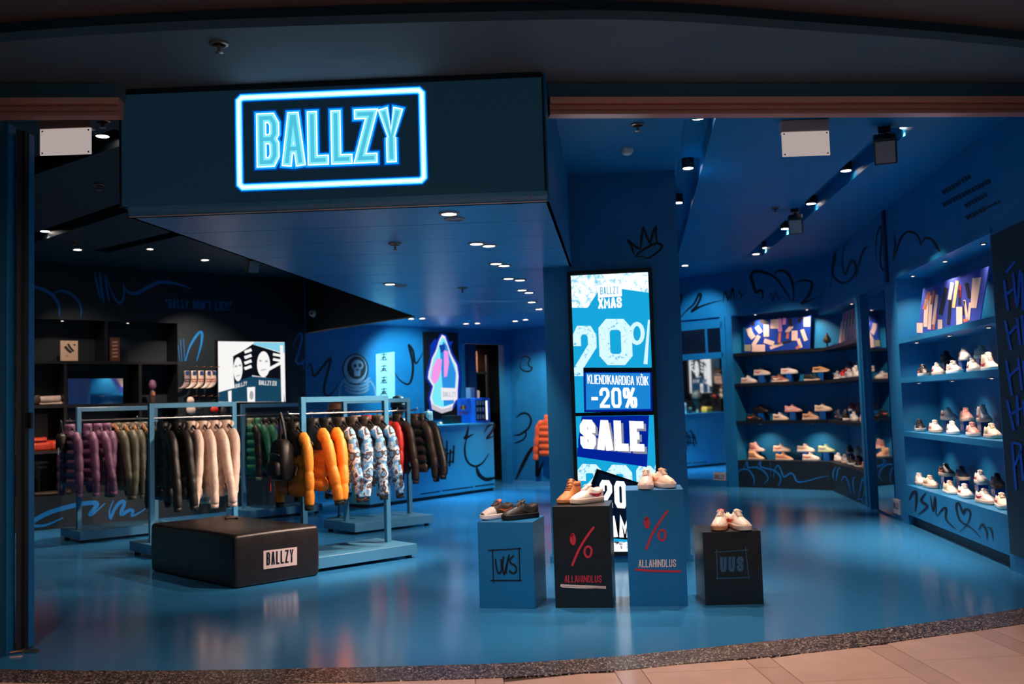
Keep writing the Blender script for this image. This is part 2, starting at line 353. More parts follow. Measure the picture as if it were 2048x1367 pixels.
# blue ceiling of the sneaker side with two recessed lamp slots
def slot(c0, c1, w):
    c0, c1 = np.array(c0[:2]), np.array(c1[:2]); d = (c1-c0)/np.linalg.norm(c1-c0); n = np.array([-d[1], d[0]])*w/2
    return [c0-n, c1-n, c1+n, c0+n]
sl1 = slot(onz(1400, 238, ZC), onz(1338, 520, ZC), 0.23); sl2 = slot(onz(1800, 255, ZC), onz(1508, 512, ZC), 0.23)
outerR = [(redge(RL(0.3)+0.06)[0], RL(0.3)+0.06), (4.0, RL(4.0)+0.06), (5.0, 15.1), (2.6, 18.3), tuple(redge(17.9))]
struct(holes_plate('ceiling', outerR, [sl1, sl2], ZC, m_blue_ceil))
def trough(name, sl, mat):
    b = B(); h = 0.16
    for i in range(4):
        a, c = sl[i], sl[(i+1) % 4]; b.add([(*a, ZC), (*c, ZC), (*c, ZC+h), (*a, ZC+h)], [(0, 1, 2, 3)])
    b.add([(*p, ZC+h) for p in sl], [(0, 1, 2, 3)]); return struct(b.make(name, mat))
trough('trim_3', sl1, m_blue_ceil); trough('trim_4', sl2, m_blue_ceil)
# black ceiling of the clothing side, three lamp slots
sl3 = slot(onz(262, 266, ZC), onz(10, 352, ZC), 0.28); sl4 = slot(onz(300, 398, ZC), onz(30, 488, ZC), 0.25); sl5 = slot(onz(470, 440, ZC), onz(200, 503, ZC), 0.2)
outerB = [(-5.2, RL(-5.2)+0.06), tuple(FL[:2]+np.array([0.0, 0.12])), tuple(L2[:2]), tuple(C6+ln*0.3+ad*.2), tuple(LWs+ln*.3), (-9.4, 9.7)]
struct(holes_plate('ceiling_clothing', outerB, [sl3, sl4, sl5], ZC, m_blackceil))
for i, s_ in enumerate((sl3, sl4, sl5)): trough('trim_%d' % (5+i), s_, m_black)
# dropped blue ceiling behind the sign: planks with open joints, then the rear field
low = struct(B().prism([tuple(FL[:2]+[0.02, 0.05]), tuple(FR[:2]+[-0.02, 0.05]), tuple(redge(13.4)), tuple(L2[:2])], ZS+0.012, ZS+0.06).make('ceiling_dropped', m_malldark))
nP = 12
for i in range(nP):
    t0, t1 = (i/nP)**1.0, ((i+1)/nP)**1.0; R2 = np.array([*redge(13.4)])
    a0, a1 = FL[:2]+(L2[:2]-FL[:2])*t0, FL[:2]+(L2[:2]-FL[:2])*t1; c0, c1 = FR[:2]+(R2-FR[:2])*t0, FR[:2]+(R2-FR[:2])*t1
    u = (a1-a0)/np.linalg.norm(a1-a0)*0.004; v = (c1-c0)/np.linalg.norm(c1-c0)*0.004
    B().prism([tuple(a0+u), tuple(c0+v), tuple(c1-v), tuple(a1-u)], ZS, ZS+0.012).make('ceiling_panel', m_soffit, low)
struct(B().prism([tuple(L2[:2]+[0, 0.02]), tuple(redge(13.4)), tuple(redge(17.9)), tuple(E1+[0.05, 0.05]), tuple(C6+ad*0.02)], ZR, ZR+0.05).make('ceiling_rear', m_soffit))
struct(B().box((-1.5, 13.4, 3.75), (17, 14.6, .06)).make('ceiling_light_blocker', m_blackceil))  # unseen slab added above the ceilings to keep world light out
# fascias of the dropped ceiling
struct(B().plate([(*FR[:2], ZS), (*redge(9.0), ZS), (*redge(9.0), ZC), (*FR[:2], ZC)], (-1, 0, 0), 0.02).make('wall_fascia', m_blue))
hd = C6-L2[:2]; hn = np.array([-hd[1], hd[0]]); hn = hn/np.linalg.norm(hn); hn = -hn if hn @ (EYE[:2]-L2[:2]) < 0 else hn
HDR = (L2[:2], C6)
struct(B().plate([(*L2[:2], ZS), (*C6, ZS), (*C6, ZC), (*L2[:2], ZC)], (-hn[0], -hn[1], 0), 0.03).make('wall_header', m_black))
struct(B().plate([(*(L2[:2]+hn*.006), ZS-.012), (*(C6+hn*.006), ZS-.012), (*(C6+hn*.006), ZS+.004), (*(L2[:2]+hn*.006), ZS+.004)], (-hn[0], -hn[1], 0), .03).make('trim_13', M('warm_edge_highlight', (214, 160, 128), .4)))  # painted strip standing in for the warm light along the header edge
struct(B().plate([(*FL[:2], ZS), (*L2[:2], ZS), (*L2[:2], ZC), (*FL[:2], ZC)], (1, 0, 0), 0.02).make('wall_fascia_clothing', m_black))
struct(B().plate([(*L2[:2], ZS), (*redge(13.4), ZS), (*redge(13.4), ZR+.03), (*L2[:2], ZR+.03)], (0, 0.02, 0), 1.0).make('trim_8', m_soffit))

# ------------------------------------------------------------------ pillar
pn = pnorm(PIL); pA, pB = np.array(PIL[0]), np.array(PIL[1])
pil = struct(B().prism([tuple(pA), tuple(pB), tuple(pB-pn[:2]*0.6), tuple(pA-pn[:2]*0.6)], 0, ZC).make('pillar', m_blue))
pu = (pB-pA)/np.linalg.norm(pB-pA)
B().prism([tuple(pA-pu*.02+pn[:2]*.02), tuple(pB+pu*.02+pn[:2]*.02), tuple(pB+pu*.02-pn[:2]*.62), tuple(pA-pu*.02-pn[:2]*.62)], 0, 0.06).make('plinth', m_blue, pil)
paint('graffiti_lettering', PIL, [(5, [(1284, 511), (1296, 516), (1316, 503), (1324, 491), (1310, 487), (1284, 501), (1272, 512), (1286, 513)]), (5, [(1268, 508), (1262, 490), (1253, 478)]), (5, [(1254, 478), (1270, 492), (1281, 498)]),
      (5, [(1281, 498), (1284, 470), (1287, 452)]), (5, [(1287, 452), (1294, 474), (1302, 490)]), (5, [(1300, 490), (1306, 466), (1313, 450)]), (4, [(1313, 450), (1312, 470), (1315, 488)])], m_paintblack, pil)

# ------------------------------------------------------------------ storefront: rail, pier, door leaf
def railprof(X0, X1, name):
    prof = [(0, 3.265), (.035, 3.265), (.035, 3.282), (.02, 3.284), (.02, 3.296), (.035, 3.298), (.035, 3.318), (.014, 3.32), (.014, 3.332), (.05, 3.336), (.055, 3.372), (.02, 3.376), (-.06, 3.376), (-.06, 3.265)]
    struct(B().loft([[(X+0.0939*o, RL(X)-o, z) for o, z in prof] for X in (X0, X1)]).make(name, m_bronze))
def backing(X0, X1, name): struct(B().loft([[(X+.0939*o, RL(X)-o, z) for o, z in ((.0, 3.37), (.0, 3.52), (-.06, 3.52), (-.06, 3.37))] for X in (X0, X1)]).make(name, m_mallceil))
backing(-3.7, -2.36, 'trim_11'); backing(.28, 5.0, 'trim_12')
railprof(-3.11, -2.37, 'trim_9'); railprof(0.285, 5.0, 'trim_10')
pier = struct(B().box((-3.42, 5.55, 1.735), (0.6, 1.28, 3.47)).make('wall_pier', m_teal))
B().box((-3.117, 6.175, 1.64), (0.012, 0.09, 3.27)).make('frame', m_blue, pier)
door = struct(B().box((-3.078, 6.20, 1.63), (0.025, 0.02, 3.24)).make('door_1', M('grey_door_edge', (86, 78, 80), 0.35, metal=0.5)))
B().box((-3.060, 6.24, 1.63), (0.02, 0.05, 3.24)).make('seal', m_cord, door)
B().box((-3.075, 6.30, 1.63), (0.055, 0.07, 3.23)).make('door_leaf', m_blue, door)
dl = onz(46, 842, 1.41)
B().box((-3.045, 6.26, 1.415), (0.045, 0.03, 0.10)).make('lock_case', m_blackplastic, door, bev=0.004)
t = thing('floor_pivot', 'small brass floor pivot at the foot of the folded shop door', 'door hardware', onz(52, 1305, 0.0))
B().box((0.035, 0, 0.012), (0.09, 0.024, 0.02)).make('plate', M('brass', (206, 160, 132), 0.3, metal=1.0), t, bev=0.003)
B().tube([(-0.085, -0.03, 0.012), (-0.05, -0.01, 0.014), (-0.02, 0, 0.014)], 0.007).make('arm', MATS['brass'], t)
B().cyl((-0.016, 0, 0.0), (-0.016, 0, 0.026), 0.008).make('pin', MATS['brass'], t)
struct(B().box((-4.6, 6.0, 1.75), (1.9, 0.12, 3.5)).make('wall_front', m_teal))
struct(B().box((-7.3, 8.0, 1.75), (0.1, 6.0, 3.5), rz=0.85).make('wall_side', m_black))
struct(B().box((4.6, 6.95, 1.75), (1.6, 0.3, 3.5)).make('wall_front_pier', m_teal))

# ------------------------------------------------------------------ sign above the entrance
sx = np.array([FR[0]-FL[0], FR[1]-FL[1], 0]); sL = np.linalg.norm(sx); sx /= sL; sn = np.array([sx[1], -sx[0], 0]); SG = (FL[:2]+sn[:2]*0.03, FR[:2]+sn[:2]*0.03)
o0 = onw(240, 413, SG); o1 = onw(1092, 383, SG); z0s, z1s = 2.725, 3.445
sO = np.array([*onw(240, 300, SG)[:2], 0.0]); sR = np.array([*onw(1091, 300, SG)[:2], 0.0]); sW = np.linalg.norm(sR-sO)
sign = thing('shop_sign', 'long black LED sign box over the entrance reading BALLZY in cyan neon', 'sign', (*sO[:2], z0s), math.atan2(sx[1], sx[0]))
B().box((sW/2, 0.20, (ZM-z0s+.02)/2), (sW-0.02, 0.36, ZM-z0s+0.02)).make('housing', m_black, sign)
hf = 0.545*sW if False else float(np.linalg.norm(onw(660, 300, SG)[:2]-sO[:2]))
m_led = M('black_led_panel', (12, 32, 44), 0.55, emit=.7, spec=.3)
for xa, xb in ((0.012, hf-0.002), (hf+0.002, sW-0.012)): B().box(((xa+xb)/2, 0.008, (z1s-z0s)/2), (xb-xa, 0.024, z1s-z0s-0.012)).make('led_panel', m_led, sign)
for xa in (0.005, sW-0.005): B().box((xa, 0.004, (z1s-z0s)/2), (0.012, 0.03, z1s-z0s)).make('side_frame', m_blackplastic, sign)
B().box((sW/2, 0.004, z1s-z0s+0.004), (sW, 0.03, 0.014)).make('top_frame', m_blackplastic, sign)
lipx = 0.055
for xa, xb in ((lipx, hf-0.001), (hf+0.001, sW)):
    B().loft([[(x, -0.016, 0.0), (x, 0.02, 0.0), (x, 0.06, ZS-z0s), (x, 0.012, ZS-z0s), (x, -0.014, -0.03)] for x in (xa, xb)]).make('lip_trim', m_steelblue, sign)
    for x in (xa+0.12, xb-0.1): B().cyl((x, -0.016, -0.036), (x, 0.0, -0.032), 0.006, n=8).make('screw', M('copper_screw', (190, 130, 100), 0.4, metal=0.8), sign)
B().box(((lipx+sW)/2, 0.005, -.0335+(ZS-z0s+.03)*.0-.028), (sW-lipx, .006, .005)).make('edge_highlight', M('pale_edge_highlight', (220, 176, 152), .4), sign)  # beige highlight under the lip, painted as a thin strip
# neon: layered strokes, all on the panel front
def sgn(off): return lambda x, y: (x, -0.0045-off, y)
def spx(x, y): p = onw(x, y, SG); return float((p-sO) @ sx), float(p[2]-z0s)
fr = [spx(*p) for p in ((477, 195), (843, 182), (849, 360), (481, 376))]
fxa, fxb, fya, fyb = (fr[0][0]+fr[3][0])/2, (fr[1][0]+fr[2][0])/2, (fr[2][1]+fr[3][1])/2, (fr[0][1]+fr[1][1])/2
NE = [('neon_halo', EM('neon_deep_blue', (0, 50, 120), 1.0), 0.062), ('neon_glow', EM('neon_blue', (8, 128, 235), 1.4), 0.048), ('neon_tube', EM('neon_cyan', (130, 225, 250), 1.5), 0.033), ('neon_core', EM('neon_white', (225, 250, 255), 1.6), 0.014)]
for i, (nm, mt, w) in enumerate(NE):
    b = B(); c = 0.02; ribbon(b, [(fxa+c, fya), (fxb-c, fya), (fxb, fya+c), (fxb, fyb-c), (fxb-c, fyb), (fxa+c, fyb), (fxa, fyb-c), (fxa, fya+c)], w, sgn(0.001*(i+1)), closed=True); b.make(nm, mt, sign)
tl, tr = spx(514, 232), spx(804, 222); bl = spx(516, 335); th = tl[1]-bl[1]+0.01; tw = tr[0]-tl[0]
for i, (nm, mt, extra) in enumerate((('letter_halo', EM('neon_deep_blue', (0, 60, 140)), 0.05), ('letter_glow', MATS['neon_blue'], 0.03), ('letter_outline', MATS['neon_white'], 0.006), ('letter_fill', EM('neon_fill', (120, 218, 236), 1.0), -0.008), ('letter_core', EM('neon_shade', (74, 186, 214), 0.9), -0.034))):
    b = B(); sw = 0.058; cw = (tw-5*0.02-6*sw)/(1+1+.85+.85+.95+1); x = tl[0]
    for ch in 'BALLZY':
        w, st = FONT[ch]; w *= cw
        for s_ in st:
            cl = s_[0] == s_[-1]; pts = [(x+sw/2+p[0]*w, bl[1]+sw/2+p[1]*(th-sw)) for p in (s_[:-1] if cl else s_)]
            pts = run_out(pts, s_, sw/2+extra/2, cl)
            ribbon(b, pts, sw+extra, sgn(0.0012*(i+1)+0.004), closed=cl)
        x += w+sw+0.02
    b.make(nm, mt, sign)
# ------------------------------------------------------------------ clothing wall (black, then blue behind the counter)
tS0, tS1, tC = lwt(30)-1.5, lwt(356), lwt(612)
tEnd = 8.33; RD = 0.38
LZ = [0.43, 1.02, 1.615, 2.195, 2.745]
def wl(t0, t1, z0, z1, o0=0.0, o1=RD+0.1):
    return B().prism([tuple(lwp(t0, o0)), tuple(lwp(t1, o0)), tuple(lwp(t1, o1)), tuple(lwp(t0, o1))], z0, z1)
wleft = struct(wl(tS0-1.2, tC, LZ[4], ZC).make('wall_left', m_black))
wl(tS0-1.2, tS1, 0, LZ[0]).make('base_panel', m_black, wleft)
wl(tS1, tC, 0, LZ[4]).make('lower_panel', m_black, wleft)
wl(tS0-1.2, tS1, LZ[0], LZ[4], RD, RD+0.1).make('recess_back', m_black, wleft)
m_shelfblack = M('black_shelf_board', (20, 20, 23), 0.4, var=0.1, scale=6)
for i in range(1, 4): wl(tS0-1.2, tS1, LZ[i]-0.04, LZ[i], 0.0, RD).make('shelf', m_shelfblack, wleft)
for xs, za, zb in ((213, LZ[3], LZ[4]), (131, LZ[2], LZ[3]-.04), (281, LZ[2], LZ[3]-.04), (131, LZ[1], LZ[2]-.04), (131, LZ[0], LZ[1]-.04), (281, LZ[1], LZ[2]-.04), (281, LZ[0], LZ[1]-.04)):
    tt = lwt(xs); wl(tt-.02, tt+.02, za, zb, 0.0, RD).make('divider', m_shelfblack, wleft)
wleftb = struct(wl(tC, lwt(925), 0, ZC, 0.0, 0.12).make('wall_left_blue', m_blue))
tD0, tD1 = lwt(931), lwt(1010)
wl(lwt(925), tEnd+0.1, 2.62, ZC, 0.0, 0.12).make('lintel', m_blue, wleftb)
wl(lwt(925), tD0, 0, 2.62, -0.02, 0.14).make('frame', m_blue, wleftb); wl(tD1, tEnd+0.1, 0, 2.62, -0.02, 0.14).make('frame', m_blue, wleftb)
wl(tD0-.05, tD1+.05, 2.56, 2.62, -0.02, 0.14).make('frame', m_blue, wleftb)
# stockroom behind the doorway
m_stock = M('brown_stockroom_wall', (112, 74, 58), 0.7, var=0.1, scale=3); m_card = M('cardboard', (150, 108, 78), 0.8, var=0.12, scale=4)
stock = struct(wl(tD0-1.0, tD1+1.0, 0, 2.8, 1.6, 1.7).make('wall_stockroom', m_stock))
wl(tD0-1.1, tD0-1.0, 0, 2.8, 0.14, 1.7).make('side_panel', m_black, stock); wl(tD1+1.0, tD1+1.1, 0, 2.8, 0.14, 1.7).make('side_panel', m_black, stock)
wl(tD0-1.1, tD1+1.1, 2.7, 2.8, 0.13, 1.7).make('lid_panel', m_black, stock)
struct(wl(tD0+0.02, tD0+0.36, 0.01, 2.55, 0.10, 0.14).make('door_2', M('dark_blue_door', (10, 50, 100), 0.4)))
t = thing('storage_shelf', 'dark stockroom shelf seen through the doorway behind the counter', 'shelf', (*lwp(0, 0.7), 0)); oS = np.array([*lwp(0, 0.7), 0])
def lwl(tt, off, z): p = lwp(tt, off); return (p[0]-oS[0], p[1]-oS[1], z)
for z in (0.35, 0.95, 1.5, 2.05):
    b = B(); b.prism([lwl(tt, off, 0)[:2] for tt, off in ((tD0+.35, .7), (tD1+.2, .7), (tD1+.2, 1.15), (tD0+.35, 1.15))], z, z+0.03); b.make('shelf_board', m_black, t)
for tt in (tD0+.37, tD1+.18):
    for off in (.72, 1.13): B().box(lwl(tt, off, 1.2), (.03, .03, 2.4)).make('post', m_black, t)
for k, (tt, z, w, h, mt, lab) in enumerate(((tD1-.2, 0.38, .36, .3, m_card, 'brown cardboard box on the lowest stockroom shelf'), (tD1-.18, 0.98, .4, .36, M('pale_box', (190, 176, 168), .7), 'pale shipping box on the middle stockroom shelf'),
        (tD1-.18, 1.53, .42, .2, m_white, 'pale flat box on the stockroom shelf above the printer'), (tD1-.2, 2.08, .4, .4, m_card, 'cardboard box on the top stockroom shelf under the brown wall'))):
    p = lwp(tt, .92); o = B().box((0, 0, h/2), (w, .34, h)).make('storage_box', mt, None, bev=.005, loc=(p[0], p[1], z), rz=0.75); tag(o, lab, 'box', 'boxes in the stockroom')
wback = struct(B().prism([tuple(BW[0]), BW[1], (0.75, 17.85), tuple(np.array(BW[0])+[0.1, 0.15])], 0, ZC).make('wall_back', m_blue))
struct(B().prism([(0.60, 17.70), (1.3, 18.55), (1.3, 18.75), (0.5, 17.80)], 0, ZC).make('wall_rear', m_blue))
B().prism([tuple(np.array(BW[0])+[0.0, -0.02]), (0.60, 17.68), (0.62, 17.70), tuple(np.array(BW[0]))], 0, 0.06).make('baseboard', m_soffit, wback)

# ------------------------------------------------------------------ sneaker wall
RZ = [0.43, 1.01, 1.59, 2.02, 2.68]; FZ = [0.43, 1.06, 1.665, 2.16, 2.78]
def rpoly(Y0, Y1, o0, o1): return [tuple(rwp(Y0, o0)), tuple(rwp(Y1, o0)), tuple(rwp(Y1, o1)), tuple(rwp(Y0, o1))]
Yn0, Yn1, Ym0, Ym1, Yf0 = 8.0, 10.92, 11.42, 12.42, 12.88
wright = struct(B().prism(rpoly(5.6, 15.5, 0, RD+.1), RZ[4], ZC).make('wall_right', m_blue))
B().prism(rpoly(5.6, Yn0, 0, RD+.1), 0, RZ[4]).make('end_panel', m_blue, wright)
B().prism(rpoly(Yn1, Ym0, 0, RD+.1), 0, RZ[4]).make('upright', m_blue, wright)
B().prism(rpoly(Ym1, Yf0-.12, 0, RD+.1), 0, RZ[4]).make('upright', m_blue, wright)
B().prism(rpoly(Ym0, Ym1, 0.02, RD+.1), 0, RZ[4]).make('mirror_backing', m_blue, wright)
B().prism(rpoly(Yn0, Yn1, RD, RD+.1), 0, RZ[4]).make('recess_back', m_blue, wright)
B().prism(rpoly(Yn0, Yn1, 0, RD), .11, RZ[0]).make('base_panel', m_blue, wright)
B().prism(rpoly(Yn0, Yn1, .06, RD), 0, .11).make('kickboard', m_black, wright)
for i in range(1, 4): B().prism(rpoly(Yn0, Yn1, 0, RD), RZ[i]-.055, RZ[i]).make('shelf', m_blue, wright)
B().prism(rpoly(Yn0-.06, Yn1+.06, -.02, 0.0), RZ[4], RZ[4]+.05).make('lip', m_blue, wright)
B().prism(rpoly(Yn1+.25, Yn1+.33, -.03, .0), RZ[4], ZC).make('trim_post', M('navy_trim', (6, 38, 84), .5), wright)
o = B().prism(rpoly(Ym0+.04, Ym1-.04, 0.0, 0.015), .02, 2.62).make('wall_mirror', m_mirror); tag(o, 'tall narrow mirror between the two sneaker shelf units on the side wall', 'mirror')
o = B().prism(rpoly(Ym1+.02, Ym1+.10, -.05, 0.02), 0, 2.68).make('divider_fin', m_blue, wright)
# far corner: L-shaped recess over both walls
sF = fws(1470); RD2 = 0.36
fb = FC+np.array([RD2/ (1+0.1191*0.7+0.9929*0.0), 0])*0
# back corner point: intersection of both offset lines
def isect(p, d, q, e):
    Mx = np.array([d, -np.array(e)]).T; s_ = np.linalg.solve(Mx, np.array(q)-np.array(p)); return np.array(p)+np.array(d)*s_[0]
rdv = np.array([0.1191, 0.9929]); CB = isect(rwp(12, RD2), rdv, fwp(0, RD2), fd); CB2 = isect(rwp(12, RD2+.1), rdv, fwp(0, RD2+.1), fd)
def lpoly(o0c, Y0, s1, CBx, off): return [tuple(rwp(Y0)), tuple(FC), tuple(fwp(s1)), tuple(fwp(s1, off)), tuple(CBx), tuple(rwp(Y0, off))]
wfar = struct(B().prism([tuple(rwp(Yf0, RD2)), tuple(CB), tuple(fwp(sF, RD2)), tuple(fwp(sF, RD2+.1)), tuple(CB2), tuple(rwp(Yf0, RD2+.1))], 0, ZC).make('wall_far', m_blue))
for i in (1, 2, 3): B().prism(lpoly(0, Yf0, sF, CB, RD2), FZ[i]-.05, FZ[i]).make('shelf', m_shelfblack, wfar)
B().prism(lpoly(0, Yf0, sF, CB, RD2), 0, FZ[0]).make('base_panel', m_black, wfar)
B().prism([tuple(FC), tuple(fwp(sF)), tuple(fwp(sF, RD2)), tuple(CB), tuple(rwp(15.4, RD2))], FZ[4], ZC).make('header', m_blue, wfar)
B().prism([tuple(rwp(Yf0-.14, -.02)), tuple(rwp(Yf0-.02, -.02)), tuple(rwp(Yf0-.02, RD2)), tuple(rwp(Yf0-.14, RD2))], 0, 2.68).make('upright', m_blue, wfar)
B().prism([tuple(fwp(sF)), tuple(fwp(sF+.14)), tuple(fwp(sF+.14, .46)), tuple(fwp(sF, .46))], 0, FZ[4]).make('upright', m_blue, wfar)
# mirrored door and dark transom left of the far shelves
s0, s1 = fws(1452), fws(1364); s2 = s1+1.8
B().prism([tuple(fwp(sF+.0)), tuple(fwp(s2)), tuple(fwp(s2, .3)), tuple(fwp(sF, .3))], FZ[4], ZC).make('header', m_blue, wfar)
B().prism([tuple(fwp(sF+.14, .05)), tuple(fwp(s2, .05)), tuple(fwp(s2, .3)), tuple(fwp(sF+.14, .3))], 0, FZ[4]).make('backing', m_blue, wfar)
dm = struct(B().prism([tuple(fwp(s0, .0)), tuple(fwp(s1+.5, .0)), tuple(fwp(s1+.5, .05)), tuple(fwp(s0, .05))], 2.18, 2.62).make('window_1', M('dark_blue_glass', (6, 22, 44), .15)))
zt = 2.18
for sa, sb in ((s0-.05, s0+.04),): B().prism([tuple(fwp(sa, -.02)), tuple(fwp(sb, -.02)), tuple(fwp(sb, .05)), tuple(fwp(sa, .05))], 0, FZ[4]).make('frame', m_blue, dm)
for za, zb in ((2.60, 2.70), (2.10, 2.20), (0.0, .10)): B().prism([tuple(fwp(s0, -.02)), tuple(fwp(s1+.6, -.02)), tuple(fwp(s1+.6, .05)), tuple(fwp(s0, .05))], za, zb).make('frame', m_blue, dm)
sm = fws(1419); B().prism([tuple(fwp(sm-.02, -.02)), tuple(fwp(sm+.02, -.02)), tuple(fwp(sm+.02, .05)), tuple(fwp(sm-.02, .05))], 2.2, 2.6).make('mullion', m_blue, dm)
o = B().prism([tuple(fwp(s0+.04, .02)), tuple(fwp(s1+.55, .02)), tuple(fwp(s1+.55, .045)), tuple(fwp(s0+.04, .045))], .10, 2.10).make('wall_mirror', m_mirror); tag(o, 'big framed wall mirror between the pillar and the far sneaker shelves', 'mirror')

# ------------------------------------------------------------------ graffiti on the walls
PK, PB_ = m_paintblack, m_paintblue
paint('graffiti_lettering', LW, [(7, [(40, 578), (70, 574), (100, 586), (117, 608), (119, 632)]), (5, [(106, 587), (124, 581), (148, 592), (162, 614), (161, 634)]), (4, [(189, 543), (196, 578), (202, 600)]), (5, [(199, 540), (203, 575), (208, 607)]), (4, [(210, 550), (214, 580), (219, 604)]),
      (4, [(211, 550), (226, 590), (240, 606), (248, 590), (246, 566)]), (7, [(245, 567), (256, 583), (274, 586), (298, 573), (322, 564), (352, 567), (383, 577)]),
      (4, [(356, 690), (360, 722)]), (4, [(361, 678), (364, 722)]), (4, [(367, 677), (370, 722)]), (5, [(371, 722), (380, 692), (396, 667), (404, 666), (402, 690), (393, 722)])], PB_, wleft)
b = B(); p0 = onw(331, 616, LW, .004); p1 = onw(455, 618, LW, .004); zb = float(onw(393, 618, LW)[2])
Lq = float(np.linalg.norm(p1[:2]-p0[:2])); fm = face((p0[0], p0[1], zb), (ad[0], ad[1], 0), (0, 0, 1))
text(b, '"BALLY DON\'T LIE!!"', fm, 0, 0, 0.13, (Lq-18*.017-17*.016)/11.4, .017, .016); b.make('wall_lettering', PB_, wleft)
# below the shelves
paint('graffiti_lettering', LW, [(9, [(126, 1035), (90, 1050), (64, 1050), (66, 1042), (100, 1024), (145, 1011), (180, 1005), (194, 1008), (180, 1027), (186, 1027), (210, 1006)]), (7, [(227, 1000), (219, 1020), (221, 1036), (228, 1020), (240, 1004), (249, 1004), (243, 1022), (244, 1028), (258, 1020), (266, 1021), (264, 1031), (280, 1024), (298, 1011)])], PB_, wleft)
paint('graffiti_lettering', LW, [(4, [(585, 694), (594, 672), (601, 666), (604, 676), (597, 705), (592, 722), (600, 728), (607, 720), (606, 733), (612, 737)])], PB_, wleft)
paint('graffiti_lettering', LW, [(5, [(613, 738), (622, 728), (628, 752), (645, 733), (661, 717), (655, 745), (648, 775), (652, 790), (664, 786), (676, 768)]), (5, [(789, 745), (800, 760), (815, 768), (823, 758), (826, 730), (820, 700), (818, 690), (826, 702), (831, 726), (840, 716), (846, 705)])], PK, wleftb)
# astronaut print: helmet rings, skull-like visor, collar hoops and suit
m_gl = M('pale_grey_print', (140, 160, 184), .6); m_gd = M('dark_grey_print', (34, 36, 44), .6)
fm = pxmap(LW, .004); b = B(); disc(b, (711, 738), 24, 28, fm); b.make('astronaut_print', m_gl, wleftb)
fm = pxmap(LW, .006); b = B(); disc(b, (713, 735), 19, 23, fm); b.make('astronaut_print', m_gd, wleftb)
b = B(); fm = pxmap(LW, .008); disc(b, (715, 730), 12, 11, fm); patch(b, [(707, 737), (722, 737), (720, 752), (709, 752)], fm); b.make('astronaut_print', m_gl, wleftb)
b = B(); fm = pxmap(LW, .010); disc(b, (710, 731), 3.5, 4, fm, 10); disc(b, (720, 730), 3.5, 4, fm, 10); disc(b, (715, 739), 2, 2.4, fm, 8); b.make('astronaut_print', m_gd, wleftb)
b = B(); fm = pxmap(LW, .006)
for i, y in enumerate((764, 771, 778, 785)): ribbon(b, catmull([(688+i, y-8), (700, y-1), (716, y+1), (730, y-2), (740-i, y-9)], 4), 4, fm)
ribbon(b, catmull([(688, 760), (680, 775), (678, 795)], 4), 3, fm); ribbon(b, catmull([(740, 760), (749, 775), (752, 795)], 4), 3, fm); disc(b, (714, 774), 5, 5, fm, 12); b.make('astronaut_print', m_gl, wleftb)
b = B(); ring(b, (711, 738), 25, 30, 3, fm); b.make('astronaut_print', m_gd, wleftb)
b = B(); patch(b, [(752, 708), (789, 703), (790, 800), (753, 800)], pxmap(LW, .004)); b.make('banner_print', M('cyan_glow_print', (186, 236, 244), .6), wleftb)  # white banner print, with the cyan glow put into its colour
b = B(); fm = pxmap(LW, .006)      # column of brush signs
for i, y in enumerate((714, 737, 760, 783)):
    x = 768
    for st in (((-6, -5), (6, -6)), ((0, -8), (-1, 5)), ((-5, 0), (5, -1)), ((-1, 0), (-7, 7)), ((1, 0), (6, 6)), ((-6, 4), (5, 3)) if i % 2 else ((-3, 6), (4, 5))):
        ribbon(b, [(x+st[0][0], y+st[0][1]), (x+st[1][0], y+st[1][1])], 1.8, fm)
b.make('wall_lettering', m_gd, wleftb)
# counter-side wall piece
paint('graffiti_lettering', BW, [(3, [(1042, 722), (1040, 734), (1048, 741), (1058, 742), (1064, 736), (1058, 731), (1056, 726), (1060, 718), (1054, 713), (1046, 713), (1042, 720)]), (2, [(1028, 767), (1034, 745)]), (2, [(1032, 763), (1037, 742)]), (2, [(1036, 758), (1040, 744)]),
      (4, [(1031, 836), (1044, 826), (1056, 828), (1062, 840), (1056, 856), (1040, 868), (1026, 870)]), (3, [(1050, 860), (1052, 870), (1044, 880), (1028, 886)]), (3, [(1039, 846), (1041, 848)]), (7, [(1030, 962), (1042, 936), (1056, 908), (1066, 896), (1074, 904), (1074, 925), (1074, 950), (1080, 938), (1088, 920)])], PK, wback, taper=1.2)
paint('graffiti_lettering', FW, [(5, [(1360, 636), (1372, 622), (1388, 607), (1398, 588), (1402, 592), (1394, 610), (1384, 622), (1400, 613), (1424, 605), (1444, 600)]), (3, [(1356, 600), (1362, 588), (1362, 604), (1357, 620)]),
      (6, [(1520, 598), (1526, 592), (1522, 580), (1512, 584), (1506, 566), (1502, 552), (1510, 542), (1530, 545), (1550, 555), (1568, 578), (1582, 602)]), (5, [(1549, 549), (1556, 541), (1572, 544), (1582, 558), (1587, 580), (1586, 604)]), (5, [(1587, 568), (1602, 561), (1620, 562), (1624, 572), (1616, 592), (1604, 606), (1616, 602), (1638, 592)]),
      (3, [(1446, 605), (1450, 582), (1456, 600), (1459, 578)]), (3, [(1460, 602), (1465, 576), (1469, 600)]), (3, [(1472, 604), (1473, 574)]), (3, [(1485, 578), (1478, 584), (1484, 590), (1477, 600)]), (3, [(1488, 600), (1491, 574)]), (2, [(1460, 592), (1500, 586)]), (2, [(1536, 600), (1542, 586), (1546, 602), (1552, 584), (1558, 598), (1564, 590)]), (2, [(1540, 538), (1534, 528)]), (2, [(1546, 536), (1544, 526)])], PK, wfar)
